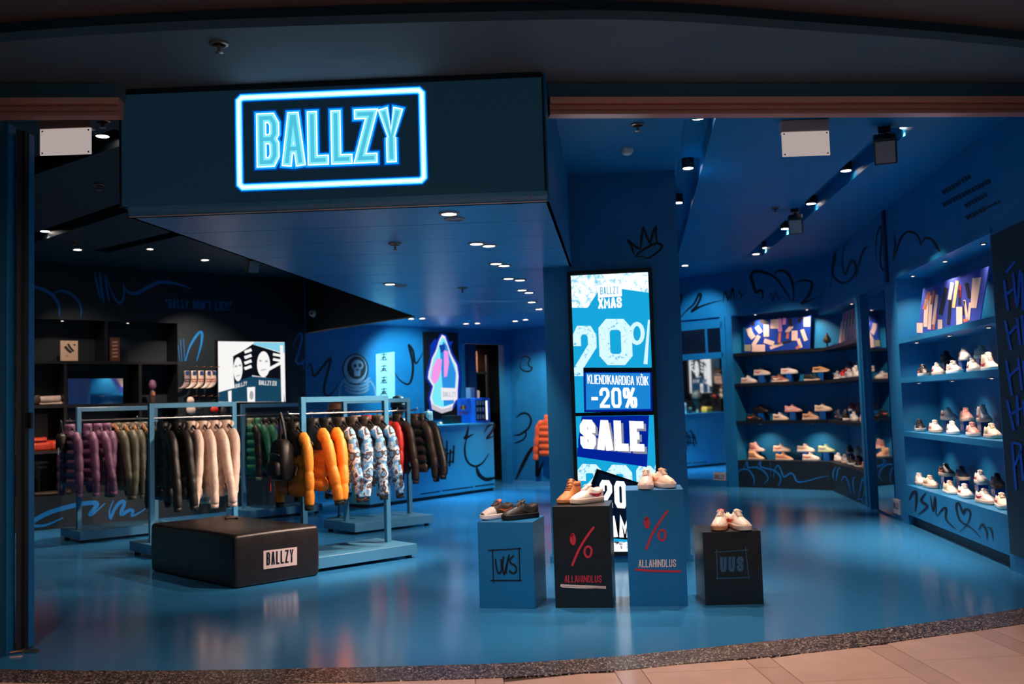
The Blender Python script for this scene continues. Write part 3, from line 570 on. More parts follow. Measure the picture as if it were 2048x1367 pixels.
paint('graffiti_lettering', RW, [(4, [(1660, 578), (1666, 540), (1672, 508), (1668, 512), (1664, 545), (1680, 564), (1700, 560), (1712, 540), (1706, 520), (1698, 530), (1690, 548), (1684, 520), (1690, 490), (1702, 484)]), (4, [(1712, 556), (1720, 520), (1730, 496), (1738, 494)]), (4, [(1752, 520), (1752, 480), (1760, 452), (1764, 470), (1760, 520), (1766, 540), (1770, 526), (1772, 540)]),
      (5, [(1787, 522), (1796, 490), (1806, 470), (1818, 463), (1834, 470), (1842, 492)]), (5, [(1842, 488), (1850, 476), (1864, 480), (1876, 498), (1888, 512)]), (4, [(1788, 470), (1790, 490), (1786, 520)])], PK, wright)
b = B()
for (x, y, n, sl) in ((1885, 386, 9, -.62), (1886, 410, 15, -.52), (1930, 412, 7, -.55), (1932, 436, 11, -.5)):
    for k in range(n):
        xx = x+k*6.4; yy = y+sl*k*6.4
        ribbon(b, [(xx, yy), (xx+4.4, yy+sl*4.4)], 9 if (x, y) != (1932, 436) or k < 6 else 5, pxmap(RW, .004))
b.make('wall_lettering', M('faded_black_print', (5, 26, 48), .6), wright)
paint('graffiti_lettering', RW, [(5, [(1818, 1000), (1824, 986), (1832, 984), (1832, 1006), (1830, 1022)]), (5, [(1852, 984), (1842, 1000), (1854, 1012), (1836, 1028)]), (4, [(1860, 990), (1866, 1020), (1870, 994), (1872, 1030)]), (4, [(1874, 1032), (1884, 1018), (1892, 1016), (1892, 1038), (1912, 1058)]),
      (4, [(1918, 1064), (1936, 1044), (1940, 1022), (1930, 1018), (1926, 1026), (1918, 1006), (1912, 1012), (1920, 1040), (1944, 1056), (1960, 1074)]), (4, [(1956, 1060), (1964, 1048), (1972, 1060), (1974, 1078)]), (3, [(1974, 1054), (1982, 1058), (1986, 1080)])], PK, wright)
# black panel with tall blue lettering at the end of the sneaker wall
pan = B().prism(rpoly(5.8, 7.93, -.02, 0), .14, 2.66).make('lettering_panel', m_black, wright)
P2_ = (rwp(7.9, -.02), rwp(6.0, -.02))
def J(*s): return [(5, list(q)) for q in s]
paint('panel_lettering', P2_, J(((2008, 560), (2016, 620)), ((2008, 592), (2030, 575)), ((2030, 522), (2012, 545)), ((2026, 545), (2034, 612), (2040, 540)), ((2044, 545), (2046, 620)), ((2010, 640), (2022, 700)), ((2014, 672), (2034, 650)), ((2034, 635), (2040, 690)), ((2044, 630), (2048, 690)),
      ((2012, 720), (2024, 790)), ((2016, 755), (2036, 735)), ((2036, 715), (2044, 780)), ((2014, 800), (2028, 860)), ((2034, 790), (2036, 850)), ((2018, 830), (2044, 815)), ((2024, 885), (2032, 980)), ((2024, 885), (2042, 892), (2030, 930)), ((2040, 900), (2046, 960)), ((2046, 720), (2052, 790)), ((2046, 800), (2054, 870))), M('strong_blue_paint', (8, 92, 214), .5), wright, off=.006, taper=0.0)
m_tagw = M('pale_sticker', (210, 196, 192), .5)
paint('graffiti_lettering', FW, [(3, [(1476, 944), (1484, 938), (1498, 940), (1508, 956), (1507, 971)]), (3, [(1487, 938), (1494, 922), (1496, 934), (1512, 934), (1528, 942), (1536, 956), (1528, 966)]), (3, [(1513, 934), (1521, 922), (1522, 933), (1548, 940), (1560, 952), (1561, 962), (1556, 972)]), (3, [(1540, 922), (1542, 952)]), (3, [(1547, 955), (1550, 938), (1556, 930), (1562, 940), (1568, 953), (1580, 946), (1588, 950), (1594, 962), (1610, 962), (1640, 954), (1660, 951)])], PB_, wfar, off=.003)
paint('graffiti_lettering', RW, [(3, [(1668, 960), (1666, 946), (1672, 932)]), (3, [(1672, 962), (1676, 938), (1682, 936)]), (3, [(1682, 964), (1688, 952), (1696, 962), (1703, 990)]), (2.5, [(1700, 960), (1706, 948)]), (3, [(1709, 990), (1706, 960), (1712, 952)]), (3, [(1716, 1000), (1722, 970), (1726, 956), (1730, 975), (1724, 1000)]), (2.5, [(1712, 1000), (1722, 998), (1730, 1010)])], PB_, wfar, off=.003)
# stickers on the mirrors
def sticker(x0, x1, y0, y1, pl, lab):
    A = onw(x0, (y0+y1)/2, pl, .035); Bq = onw(x1, (y0+y1)/2, pl, .035); z1 = float(onw(x0, y0, pl, .035)[2]); z0 = float(onw(x0, y1, pl, .035)[2]); L = np.linalg.norm((Bq-A)[:2]); u = (Bq-A); u[2] = 0; u /= np.linalg.norm(u)
    n = pnorm(pl); t = thing('mirror_sticker', lab, 'sticker', (A[0], A[1], z0), math.atan2(u[1], u[0])); h = z1-z0
    B().box((L/2, 0.026, h/2), (L, .016, h)).make('card', m_tagw, t); b = B(); text(b, 'BALLZY', face((0, .0165, 0), (1, 0, 0), (0, 0, 1)), L/2, h*.36, h*.42, L*.085, L*.04, center=True); b.make('lettering', m_gd, t)
sticker(1426, 1450, 944, 964, FW, 'pale BALLZY sticker low on the big mirror near the pillar')
sticker(1783, 1795, 996, 1024, RW, 'pale sticker low on the narrow mirror between shelf units')
# ------------------------------------------------------------------ parts given in world coordinates under a placed Empty
def wpar(o, par):
    o.parent = par; o.matrix_parent_inverse = (Matrix.Translation(par.location) @ Matrix.Rotation(par.rotation_euler[2], 4, 'Z')).inverted(); return o
# ------------------------------------------------------------------ tall LED screen on the pillar
ctr = onw(1222, 1106, PIL); scr = thing('advertising_screen', 'tall LED advertising screen on the pillar showing XMAS, SALE and 20% graphics', 'screen', (ctr[0], ctr[1], 0.06))
sw0, sw1 = onw(1137, 800, PIL)[:2], onw(1302, 800, PIL)[:2]; c0 = onw(1146, 800, PIL)[:2]; c1 = onw(1310, 800, PIL)[:2]
pu3 = np.array([pu[0], pu[1], 0]); sm_ = (pA+pB)/2
u_of = lambda p: float((np.array(p[:2])-pA) @ pu)
ua, ub = u_of(onw(1146, 800, PIL)), u_of(onw(1311, 800, PIL))
def psc(u, z, off): q = pA+pu*u+pn[:2]*off; return (q[0], q[1], z)
def sbox(u0, u1, z0, z1, o0, o1): return B().prism([psc(u0, 0, o0)[:2], psc(u1, 0, o0)[:2], psc(u1, 0, o1)[:2], psc(u0, 0, o1)[:2]], z0, z1)
wpar(sbox(ua, ub, .075, 2.60, 0, .04).make('casing', m_blackplastic), scr)
wpar(sbox(ua-.012, ua, .075, 2.60, 0, .05).make('bezel', m_blackplastic), scr); wpar(sbox(ub, ub+.012, .075, 2.60, 0, .05).make('bezel', m_blackplastic), scr)
wpar(sbox(ua-.012, ub+.012, 2.60, 2.615, 0, .05).make('bezel', m_blackplastic), scr); wpar(sbox(ua-.012, ub+.012, .06, .075, 0, .05).make('bezel', m_blackplastic), scr)
SB = 0.85
e_cy = EM('screen_cyan', (22, 160, 212), SB*1.05); e_pale = EM('screen_pale', (196, 230, 240), SB*1.15); e_wh = EM('screen_white', (244, 246, 248), SB*1.35); e_db = EM('screen_deep_blue', (2, 34, 150), SB); e_mb = EM('screen_mid_blue', (26, 128, 205), SB*1.05); e_nv = EM('screen_navy', (6, 20, 40), SB); e_bk = EM('screen_black', (4, 8, 14), SB); e_gr = EM('screen_grey', (140, 140, 160), SB)
def noisy(name, c1, c2, scale, s, lo=.45, hi=.55):
    m = EM(name, c1, s); nt = m.node_tree; e = [n for n in nt.nodes if n.type == 'EMISSION'][0]; tc = nt.nodes.new('ShaderNodeTexCoord'); mp = nt.nodes.new('ShaderNodeMapping'); n = nt.nodes.new('ShaderNodeTexNoise'); r = nt.nodes.new('ShaderNodeValToRGB')
    n.inputs['Scale'].default_value = scale; n.inputs['Detail'].default_value = 6; n.inputs['Roughness'].default_value = .7
    r.color_ramp.elements[0].position = lo; r.color_ramp.elements[1].position = hi; r.color_ramp.elements[0].color = (*lin(c1), 1); r.color_ramp.elements[1].color = (*lin(c2), 1)
    nt.links.new(tc.outputs['Object'], n.inputs[0]); nt.links.new(n.outputs['Fac'], r.inputs[0]); nt.links.new(r.outputs[0], e.inputs[0]); return m
uin0, uin1 = ua+.022, ub-.022
def sm(off): return lambda x, y: psc(min(max(u_of(onw(x, y, PIL)), uin0), uin1), min(max(float(onw(x, y, PIL)[2]), .10), 2.575), .041+off)
def smf(off): f = sm(off); return lambda x, y: f(x, -y)
def spatch(name, pts, mt, off):
    b = B(); patch(b, pts, sm(off)); return wpar(b.make(name, mt), scr)
wpar(sbox(uin0, uin1, .10, 2.575, .0405, .0412).make('display', e_cy), scr)
spatch('fir_graphic', [(1140, 548), (1300, 541), (1300, 586), (1240, 578), (1196, 584), (1176, 616), (1140, 616)], noisy('screen_snowy_fir', (120, 196, 222), (244, 248, 250), 22, 1.0, .38, .52), .002)
spatch('logo_box', [(1195.5, 572), (1243, 569), (1244, 593), (1196.5, 596)], e_wh, .004)
def stx(name, t, x0, y, h, w, sw, mt, off, gap=None, slope=0.0):
    b = B(); cw = 1.0; g = sw*.5 if gap is None else gap
    cw = (w-len(t.replace(' ', ''))*sw-(len(t)-1)*g-t.count(' ')*sw)/sum(FONT[c][0] if c != ' ' else .45 for c in t); f = sm(off)
    text(b, t, lambda x, yy: f(x+(y-(-yy))*.0-(-yy-y)*-.038, -yy+slope*(x-x0)), x0, -y, h, cw, sw, g); return wpar(b.make(name, mt), scr)
stx('lettering', 'BALLZY', 1201, 590, 15, 37, 1.5, e_cy, .006, 1.7, -.05); stx('lettering', 'XMAS', 1197, 618, 21, 47, 4.0, e_wh, .006, 1.2, -.05)
e_2 = noisy('screen_worn_pale', (204, 236, 244), (60, 170, 214), 30, .95, .56, .64)
stx('lettering', '2', 1148, 752, 100, 48, 17, e_2, .004); stx('lettering', '0', 1200, 730, 92, 66, 22, e_2, .0045)
b = B(); ring(b, (1274, 667), 11.5, 19, 8, sm(.004), 16); ribbon(b, [(1291, 728), (1300, 640)], 8, sm(.004)); wpar(b.make('lettering', e_pale), scr)
spatch('panel_graphic', [(1167, 735), (1305, 735), (1307, 824), (1169, 824)], e_bk, .006); spatch('panel_graphic', [(1168, 744), (1303, 744), (1305, 821), (1170, 823)], e_db, .007); spatch('panel_graphic', [(1172, 746), (1300, 746), (1301, 817), (1173, 819)], e_mb, .008)
stx('lettering', 'KLIENDIKAARDIGA K\u00d5IK', 1176, 767, 18, 121, 1.7, e_wh, .010, .8, .03); stx('lettering', '-20%', 1184, 815, 40, 91, 6.2, e_wh, .010, 3.4, .0)
spatch('panel_graphic', [(1148, 825), (1312, 822), (1312, 829), (1148, 832)], e_bk, .011)
spatch('panel_graphic', [(1164, 832), (1298, 830), (1294, 933), (1157, 908), (1157, 880)], e_db, .007)
stx('lettering', 'SALE', 1167, 903, 60, 127, 14.5, e_gr, .009, 3.0, .03); stx('lettering', 'SALE', 1162, 898, 60, 127, 14.5, e_wh, .010, 3.0, .03)
spatch('panel_graphic', [(1155, 894), (1292, 908), (1290, 932), (1155, 912)], e_db, .012)
stx('lettering', '20%', 1156, 1000, 74, 190, 18, e_2, .004, 8, .03)
spatch('panel_graphic', [(1194, 936), (1318, 975), (1318, 1082), (1168, 1070), (1166, 1010)], e_bk, .008); spatch('panel_graphic', [(1198, 943), (1316, 980), (1316, 1060), (1172, 1030)], e_nv, .009)
stx('lettering', '20', 1201, 1012, 54, 54, 10, e_wh, .011, 4, .06); stx('lettering', 'AM', 1216, 1071, 42, 46, 9, e_wh, .011, 3, .05)
spatch('panel_graphic', [(1160, 1078), (1330, 1084), (1330, 1110), (1160, 1110)], noisy('screen_torn_white', (235, 238, 245), (12, 16, 28), 14, 1.2, .5, .58), .010)

# ------------------------------------------------------------------ display pedestals
PED = [((-0.29, 7.13), (0.11, 7.035), .60, m_pedblue, 'low blue pedestal with black sketched UUS frame, black sneakers on top'), ((0.247, 7.049), (0.642, 6.989), .70, m_pedblack, 'black pedestal with red percent sign and red ALLAHINDLUS lettering'),
       ((0.763, 7.023), (1.159, 6.979), .80, m_pedblue, 'tallest blue pedestal with red percent sign and pale ALLAHINDLUS lettering'), ((1.283, 6.978), (1.678, 6.969), .50, m_pedblack, 'lowest black pedestal with thin grey framed UUS lettering')]
peds = []
for k, (a, c, h, mt, lab) in enumerate(PED):
    a, c = np.array(a), np.array(c); u = (c-a)/np.linalg.norm(c-a); rz = math.atan2(u[1], u[0]); n = np.array([-u[1], u[0]]); ce = (a+c)/2+n*.2
    t = thing('display_pedestal', lab, 'pedestal', (*ce, 0), rz, 'display pedestals at the entrance')
    B().box((0, 0, h/2), (.40, .40, h)).make('block', mt, t, bev=.0015, seg=1); PP = (a, c); peds.append((t, ce, rz, h, PP))
def pp(k, strokes, mt, taper=0.0, nm='lettering', sm_=True):
    t, ce, rz, h, PP = peds[k]; b = B()
    for w, pts in strokes: ribbon(b, catmull(pts, 5) if sm_ and len(pts) > 2 else pts, w, pxmap(PP, .0025), taper=taper)
    wpar(b.make(nm, mt), t)
def ptext(k, s_, x0, y, h, w, sw, mt, gap, slope=0.0):
    t, ce, rz, hh, PP = peds[k]; b = B(); cw = (w-len(s_)*sw-(len(s_)-1)*gap)/sum(FONT[c][0] for c in s_)
    text(b, s_, lambda x, yy: onw(x, -yy+slope*(x-x0), PP, .0025), x0, -y, h, cw, sw, gap); wpar(b.make('lettering', mt), t)
pp(0, [(2.4, [(976, 1100), (1042, 1096)]), (2.4, [(985, 1098), (987, 1165)]), (2.4, [(1038, 1094), (1040, 1161)]), (2.4, [(981, 1160), (1043, 1160)])], m_paintblack, nm='sketched_frame')
pp(0, [(3.4, [(991, 1117), (993, 1135), (998, 1146), (1003, 1138), (1002, 1118)]), (3.4, [(1007, 1112), (1005, 1130), (1008, 1147), (1013, 1130), (1018, 1110), (1014, 1128), (1012, 1146)]), (3.4, [(1028, 1110), (1020, 1118), (1022, 1126), (1030, 1130), (1033, 1140), (1026, 1146), (1018, 1140)])], m_paintblack)
def pct(k, dx, dy): pp(k, [(5.2, [(1148+dx, 1068+dy), (1143+dx, 1072+dy), (1143+dx, 1082+dy), (1147+dx, 1087+dy), (1149+dx, 1078+dy), (1146+dx, 1068+dy), (1142+dx, 1074+dy)]), (4.6, [(1188+dx, 1053+dy), (1174+dx, 1072+dy), (1158+dx, 1098+dy), (1144+dx, 1131+dy)]), (4.2, [(1171+dx, 1094+dy), (1169+dx, 1104+dy), (1174+dx, 1113+dy), (1181+dx, 1110+dy), (1183+dx, 1098+dy), (1177+dx, 1092+dy), (1170+dx, 1096+dy)])], m_red, nm='percent_sign')
pct(1, 0, 0); pct(2, 148, -33)
ptext(1, 'ALLAHINDLUS', 1129, 1164, 14, 74, 1.65, m_red, 1.25); pp(1, [(5, [(1121, 1170), (1160, 1172), (1212, 1174)]), (4, [(1124, 1172), (1170, 1174), (1212, 1173)])], m_peach, nm='underline')
ptext(2, 'ALLAHINDLUS', 1277, 1134, 15, 75, 1.75, m_peach, 1.2, -.015); pp(2, [(4.5, [(1270, 1138), (1310, 1141), (1362, 1142)])], m_red, nm='underline')
m_sk = M('slate_blue_paint', (48, 90, 122), .5)
pp(3, [(1.6, [(1429, 1104), (1496, 1099)]), (1.6, [(1433, 1098), (1435, 1158)]), (1.6, [(1491, 1093), (1498, 1158)]), (1.8, [(1432, 1156), (1500, 1154)])], m_sk, nm='sketched_frame'); ptext(3, 'UUS', 1440, 1143, 30, 47, 6, m_sk, 3.4, -.02)

# ------------------------------------------------------------------ ottoman
F_, L_, R_ = np.array([-2.306, 8.178]), np.array([-3.495, 9.198]), np.array([-1.726, 8.744])
ou = (R_-F_)/np.linalg.norm(R_-F_); ov = np.array([-ou[1], ou[0]]); oW, oD, oH = 0.81, 1.56, .435; oc = F_+ou*oW/2+ov*oD/2
ott = thing('ottoman', 'big black leather ottoman bench with a pale BALLZY label', 'ottoman', (*oc, 0), math.atan2(ou[1], ou[0]))
m_leather = M('black_brown_leather', (32, 25, 23), .42, var=.1, scale=14, bump=.12, rvar=.08)
bm = bmesh.new(); bmesh.ops.create_cube(bm, size=1.0)
for v in bm.verts: v.co = Vector((v.co.x*oW, v.co.y*oD, (v.co.z+.5)*oH))
bmesh.ops.bevel(bm, geom=list(bm.edges), offset=.035, segments=4, affect='EDGES', profile=.5)
bmesh.ops.subdivide_edges(bm, edges=list(bm.edges), cuts=3, use_grid_fill=True)
for v in bm.verts:
    x, y, z = v.co.x/(oW/2), v.co.y/(oD/2), v.co.z/oH
    if z > .8: v.co.z += .012*max(0, 1-x*x)*max(0, 1-y*y)+.004*math.sin(5*v.co.y)*math.cos(6*v.co.x)
    if z > .1: k = 1+.008*math.sin(z*math.pi); v.co.x *= k; v.co.y *= k
me = bpy.data.meshes.new('cushion'); bm.to_mesh(me); bm.free(); me.polygons.foreach_set('use_smooth', [True]*len(me.polygons)); me.materials.append(m_leather); o = bpy.data.objects.new('cushion', me); COL.objects.link(o); o.parent = ott
for x in (-1, 1):
    for y in (-1, 1): B().cyl((x*.33, y*.7, -.0), (x*.33, y*.7, .02), .03).make('foot', m_blackplastic, ott)
OF = (F_-ov*.008, F_-ov*.008+ou)
b = B(); patch(b, [(527, 1101), (594, 1093), (594, 1129), (527, 1138)], pxmap(OF, .003)); lab_ = wpar(b.make('label_patch', M('pale_pink_vinyl', (224, 196, 190), .5)), ott); lab_['label'] = 'pale printed patch'
b = B(); cw = (54-6*3.0-5*2.4)/5.65; text(b, 'BALLZY', lambda x, yy: onw(x, -yy-.125*(x-533), OF, .005), 533, -1130, 26, cw, 3.0, 2.4); wpar(b.make('lettering', m_pedblack), ott)
sp = onz(463, 1038, oH+.012); t = thing('shoehorn', 'small dark shoehorn with metal tips on the leather ottoman', 'shoehorn', (sp[0], sp[1], oH+.013), .15)
B().box((0, 0, .006), (.12, .022, .008)).make('blade', m_blackplastic, t, bev=.003); B().cyl((-.06, 0, .004), (-.045, 0, .012), .011).make('end_cap', m_chrome, t); B().cyl((.03, 0, .006), (.06, 0, .006), .008).make('end_cap', m_chrome, t)

# ------------------------------------------------------------------ clothes racks
RA = math.atan2(ad[1], ad[0]); ZT, ZRAIL = 1.555, 1.40
def rack(c, lab):
    t = thing('clothes_rack', lab, 'clothes rack', (*c, 0), RA, 'blue steel clothes racks')
    B().box((0, 0, .08), (1.12, .68, .10)).make('platform', m_steelblue, t, bev=.002, seg=1)
    for x in (-.5, .5):
        for y in (-.28, .28): B().cyl((x, y, 0), (x, y, .03), .03).make('foot', m_cord, t)
    for x in (-.46, .46): B().box((x, 0, (.13+ZT)/2), (.05, .05, ZT-.13)).make('post', m_steelblue, t, bev=.002, seg=1)
    B().box((0, 0, ZT-.026), (.872, .05, .05)).make('top_bar', m_steelblue, t, bev=.002, seg=1)
    B().cyl((-.47, 0, ZRAIL), (.47, 0, ZRAIL), .012, n=10).make('hanging_rail', m_grey, t)
    for x in (-1, 1):
        B().tube([(x*.485, 0, ZRAIL), (x*.60, 0, ZRAIL+.005), (x*.61, 0, ZRAIL+.03)], .008, 8).make('end_hook', m_chrome, t)
    return t
RK = [(-4.815, 12.12), (-3.42, 10.64), (-3.38, 14.0), (-1.61, 9.506), (-1.667, 12.11)]
RK = [np.array(c) for c in RK]
for c, l in zip(RK, ('blue steel rack holding purple and olive jackets against the black wall', 'blue steel rack of black and cream puffers behind the ottoman', 'blue steel rack of green and purple jackets before the wall TV', 'blue steel rack of orange and camouflage puffers beside the ottoman', 'blue steel rack with dark jackets and white tag next to the counter')): rack(c, l)

# ------------------------------------------------------------------ jackets
def jbody(L=.66, w=.235, d=.055, nq=6, pinch=.16, flare=0.0):
    b = B(); rings = []; N = 22
    prof = [(-.105, .055, .035), (-.125, .085, .042), (-.145, .13, .048), (-.17, .175, .052), (-.195, .205, .056)]
    def ringat(z, ww, dd_): return [(-dd_*math.copysign(abs(math.cos(a))**.8, math.cos(a)), ww*math.copysign(abs(math.sin(a))**.75, math.sin(a)), z) for a in [2*math.pi*k/N for k in range(N)]]
    for z, ww, dp in prof: rings.append(ringat(z, ww*w/.235, dp*d/.055))
    z0 = -.21; H = L-.105; q = nq
    for i in range(q):
        for f, sc in ((.06, 1-pinch), (.3, 1.0), (.5, 1.05), (.75, .99), (.94, 1-pinch)):
            u = (i+f)/q; z = z0-u*H; rings.append(ringat(z, (w*(.93+.10*min(1, u*2.2))+flare*u)*(1-.25*(1-sc)), d*sc*(1+.12*u)))
    rings.append(ringat(z0-H, w*.98+flare, d*.75)); b.loft(rings); return b
def jsleeve(side, L=.62, r=.074, nq=5, pinch=.15, out=.09, fwd=0.0, sw=0.0):
    b = B(); rings = []; N = 14
    pts = catmull([(0, side*.12, -.176), (fwd*.1, side*(.215+out*.22), -.25), (fwd*.5, side*(.235+out*.65), -.25-L*.42), (fwd, side*(.235+out), -.25-L*.70), (fwd*1.5, side*(.225+out*1.15), -.25-L*.95)], 12)
    n = len(pts)
    for i, p in enumerate(pts):
        u = i/(n-1); t = np.array(pts[min(i+1, n-1)])-np.array(pts[max(i-1, 0)]); t /= np.linalg.norm(t); a = np.array([1.0, 0, 0]); a -= t*(a @ t); a /= np.linalg.norm(a); c = np.cross(t, a)
        s_ = abs(math.sin(u*nq*math.pi))**.45; rr = r*(1-.22*u)*(1-pinch*(1-s_))*min(1, .5+u*4); rr = rr if u < .975 else rr*.7
        w = .004*math.sin(u*37+side)*math.cos(u*23)
        rings.append([np.array(p)+a*(rr*.70*math.cos(2*math.pi*k/N)+w*math.sin(3*k))+c*(rr*math.sin(2*math.pi*k/N)+w*math.cos(2*k)) for k in range(N)])
    b.loft(rings); return b
def jcuff(side, L, out, fwd, r=.074):
    p0 = np.array((fwd*1.5, side*(.225+out*1.15), -.25-L*.95)); d = np.array((fwd*.5, side*out*.15-.01*side, -L*.25)); d /= np.linalg.norm(d)
    return B().tube([p0-d*.012, p0+d*.035], [r*.56, r*.52], 12)
def jcollar(h=.07, w=.075, d=.05):
    N = 18; f = lambda z, ww, dd_: [(dd_*math.cos(2*math.pi*k/N), ww*math.sin(2*math.pi*k/N), z) for k in range(N)]
    return B().loft([f(-.15, w*1.25, d*1.2), f(-.12, w*1.05, d*1.05), f(-.11+h*.5, w*1.05, d*1.1), f(-.11+h, w, d), f(-.11+h*.95, w*.8, d*.75), f(-.12, w*.7, d*.65)], False, True)
def jhood():
    b = B(); rings = []; N = 14
    for i in range(9):
        u = i/8; z = -.16-.02*u+.10*math.sin(u*math.pi*.6); x = -.03+.11*u; s_ = .11*math.sin(.35+u*2.5)
        rings.append([(x+.02*math.cos(2*math.pi*k/N), s_*1.05*math.sin(2*math.pi*k/N), z-.02+s_*.55*math.cos(2*math.pi*k/N)) for k in range(N)])
    return b.loft(rings)
def jfur(seed):
    r = random.Random(seed); b = B(); n = 26; pts = []
    for i in range(n): a = math.pi*(-.15+1.3*i/(n-1)); pts.append((-.035+.01*r.random()-.02*math.sin(a), .125*math.cos(a), -.155+.085*math.sin(a)))
    for p in pts:
        for k in range(9):
            d = Vector((r.uniform(-1, .6), r.uniform(-1, 1), r.uniform(-.6, 1))).normalized(); q = Vector(p)+d*r.uniform(.025, .055); s_ = Vector((r.uniform(-1, 1), r.uniform(-1, 1), r.uniform(-1, 1))).normalized()*.008
            b.add([Vector(p)+s_, Vector(p)-s_, q], [(0, 1, 2)])
    b.tube(pts, .022, 6); return b
MESH = {}
def md(key, fn, smooth='all'):
    if key not in MESH:
        o = fn().make(key[0] if isinstance(key, tuple) else key, m_white, None, smooth=smooth); MESH[key] = o.data; bpy.data.objects.remove(o)
    return MESH[key]
def camo(name):
    m = M(name, (90, 150, 200), .5, bump=.1); nt = m.node_tree; b = nt.nodes['Principled BSDF']; n = [x for x in nt.nodes if x.type == 'TEX_NOISE'][0]; n.inputs['Scale'].default_value = 9; n.inputs['Detail'].default_value = 3.0
    r = nt.nodes.new('ShaderNodeValToRGB'); r.color_ramp.interpolation = 'CONSTANT'; e = r.color_ramp.elements; e[0].color = (*lin((64, 54, 56)), 1); e[1].position = .42; e[1].color = (*lin((104, 168, 214)), 1)
    for p, c in ((.50, (226, 226, 230)), (.57, (92, 78, 76)), (.64, (120, 180, 220))): q = e.new(p); q.color = (*lin(c), 1)
    nt.links.new(n.outputs['Fac'], r.inputs[0]); nt.links.new(r.outputs[0], b.inputs['Base Color']); return m
def fab(name, rgb, rough=.5): return M('fabric_'+name, rgb, rough, var=.10, scale=25, bump=.15)
f_pur, f_olv, f_blk, f_crm, f_org, f_grn, f_vio, f_brn, f_red, f_navy = fab('purple', (112, 74, 104)), fab('olive', (84, 84, 70)), fab('black', (30, 27, 26)), fab('cream', (206, 182, 168)), fab('orange', (236, 140, 44)), fab('green', (44, 120, 92)), fab('violet', (84, 70, 140)), fab('dark_brown', (58, 46, 40)), fab('red', (206, 44, 36)), fab('charcoal', (44, 42, 46))
f_camo = camo('blue_camouflage_nylon'); f_fur = M('tan_fur', (176, 132, 96), .9, var=.35, scale=60); f_yel = fab('sage', (120, 132, 100))
m_tagp = M('paper_tag', (226, 214, 206), .6); m_tagr = M('red_tag', (214, 62, 48), .6)
def hang_mesh():
    b = B(); b.tube([(0, 0, -.02), (0, 0, -.06)], .0035, 6)
    pts = [(0, .0165*math.sin(a), .0045+.0165*math.cos(a)-.001) for a in [math.radians(d) for d in range(-80, 200, 20)]]; b.tube([(p[1], 0, p[2]) for p in pts]+[(0, 0, -.02)], .003, 6)
    b.tube([(0, -.20, -.165), (0, -.1, -.10), (0, 0, -.06), (0, .1, -.10), (0, .20, -.165)], [.008, .011, .012, .011, .008], 8); return b
jn = [0]
def jacket(rk, u, kind, mats, label, hlabel, group, rz=0.0, sl=None, yo=0.0, tagc=None, zoff=0.0):
    """Jacket and its hanger on rack rk at rail position u, front towards the entrance."""
    jn[0] += 1; r = random.Random(jn[0]*13); ca, sa = math.cos(RA), math.sin(RA)
    p = (RK[rk][0]+ca*u-sa*yo, RK[rk][1]+sa*u+ca*yo, ZRAIL+zoff); rot = RA+rz+r.uniform(-.07, .07)
    t = thing('puffer_jacket' if kind != 'long' else 'parka', label, 'jacket', p, rot, group)
    K = {'puff': dict(L=.66, nq=5, pinch=.34), 'short': dict(L=.60, nq=4, pinch=.34), 'long': dict(L=.74, nq=5, pinch=.26), 'fleece': dict(L=.62, nq=1, pinch=.05)}[kind]
    me = md(('body', kind), lambda: jbody(**K)); body = inst('body', me, mats[0], t)
    out = (.03, .08, .12, .05)[jn[0] % 4] if sl is None else sl; fw = (-.05, 0.0, .03)[jn[0] % 3]
    for s_ in (-1, 1):
        se = inst('sleeve', md(('sleeve', kind, s_, round(out, 2), fw), lambda: jsleeve(s_, K['L']*.95, nq=K['nq'], pinch=K.get('pinch', .16)*.55, out=out, fwd=fw)), mats[1], t)
        inst('cuff', md(('cuff', kind, s_, round(out, 2), fw), lambda: jcuff(s_, K['L']*.95, out, fw)), mats[2], se)
    inst('collar', md('collar', jcollar), mats[2], t)
    if kind == 'long': inst('hood', md('hood', jhood), mats[2], t)
    if len(mats) > 3 and mats[3] is not None:
        def yoke():
            b = B(); N = 22; rr = lambda z, ww, dp: [(-dp*math.copysign(abs(math.cos(2*math.pi*k/N))**.8, math.cos(2*math.pi*k/N)), ww*math.copysign(abs(math.sin(2*math.pi*k/N))**.75, math.sin(2*math.pi*k/N)), z) for k in range(N)]
            return b.loft([rr(-.10, .058, .039), rr(-.125, .09, .047), rr(-.145, .136, .053), rr(-.17, .184, .058), rr(-.20, .222, .064), rr(-.26, .232, .066), rr(-.33, .24, .064)], True, False)
        inst('yoke', md('yoke', yoke), mats[3], t)
    inst('zipper', md('zipper', lambda: B().box((-.064, 0, -.45), (.006, .012, .50)), smooth=False), m_blackplastic, body)
    if tagc is not None: pt_ = B().box((-.05, tagc, -.77), (.004, .045, .075)).make('price_tag', m_tagp, t); B().box((-.05, tagc, -.80), (.005, .045, .028)).make('tag_stripe', m_tagr, pt_)
    h = inst('clothes_hanger', md('hanger', hang_mesh), m_blackplastic, None, p, rot); tag(h, hlabel, 'hanger', 'black hangers on the racks'); return t
def fur(t, s_): inst('fur_trim', md(('fur', s_ % 2), lambda: jfur(s_), smooth=False), f_fur, next(c for c in t.children if c.name.startswith('hood')))
ordn = ['first', 'second', 'third', 'fourth', 'fifth', 'sixth']
for i, u in enumerate((-.36, -.24, -.13)): jacket(0, u, 'puff', (f_pur, f_pur, f_pur), ordn[i]+' dark purple puffer jacket from the corner post of the wall-side rack', 'hanger of the %s purple puffer on the wall-side rack' % ordn[i], 'purple puffers')
jacket(0, -.56, 'puff', (f_pur, f_pur, f_pur), 'purple puffer facing out on the end hook of the wall-side rack', 'hanger of the purple puffer on the end hook', 'purple puffers', tagc=.12)
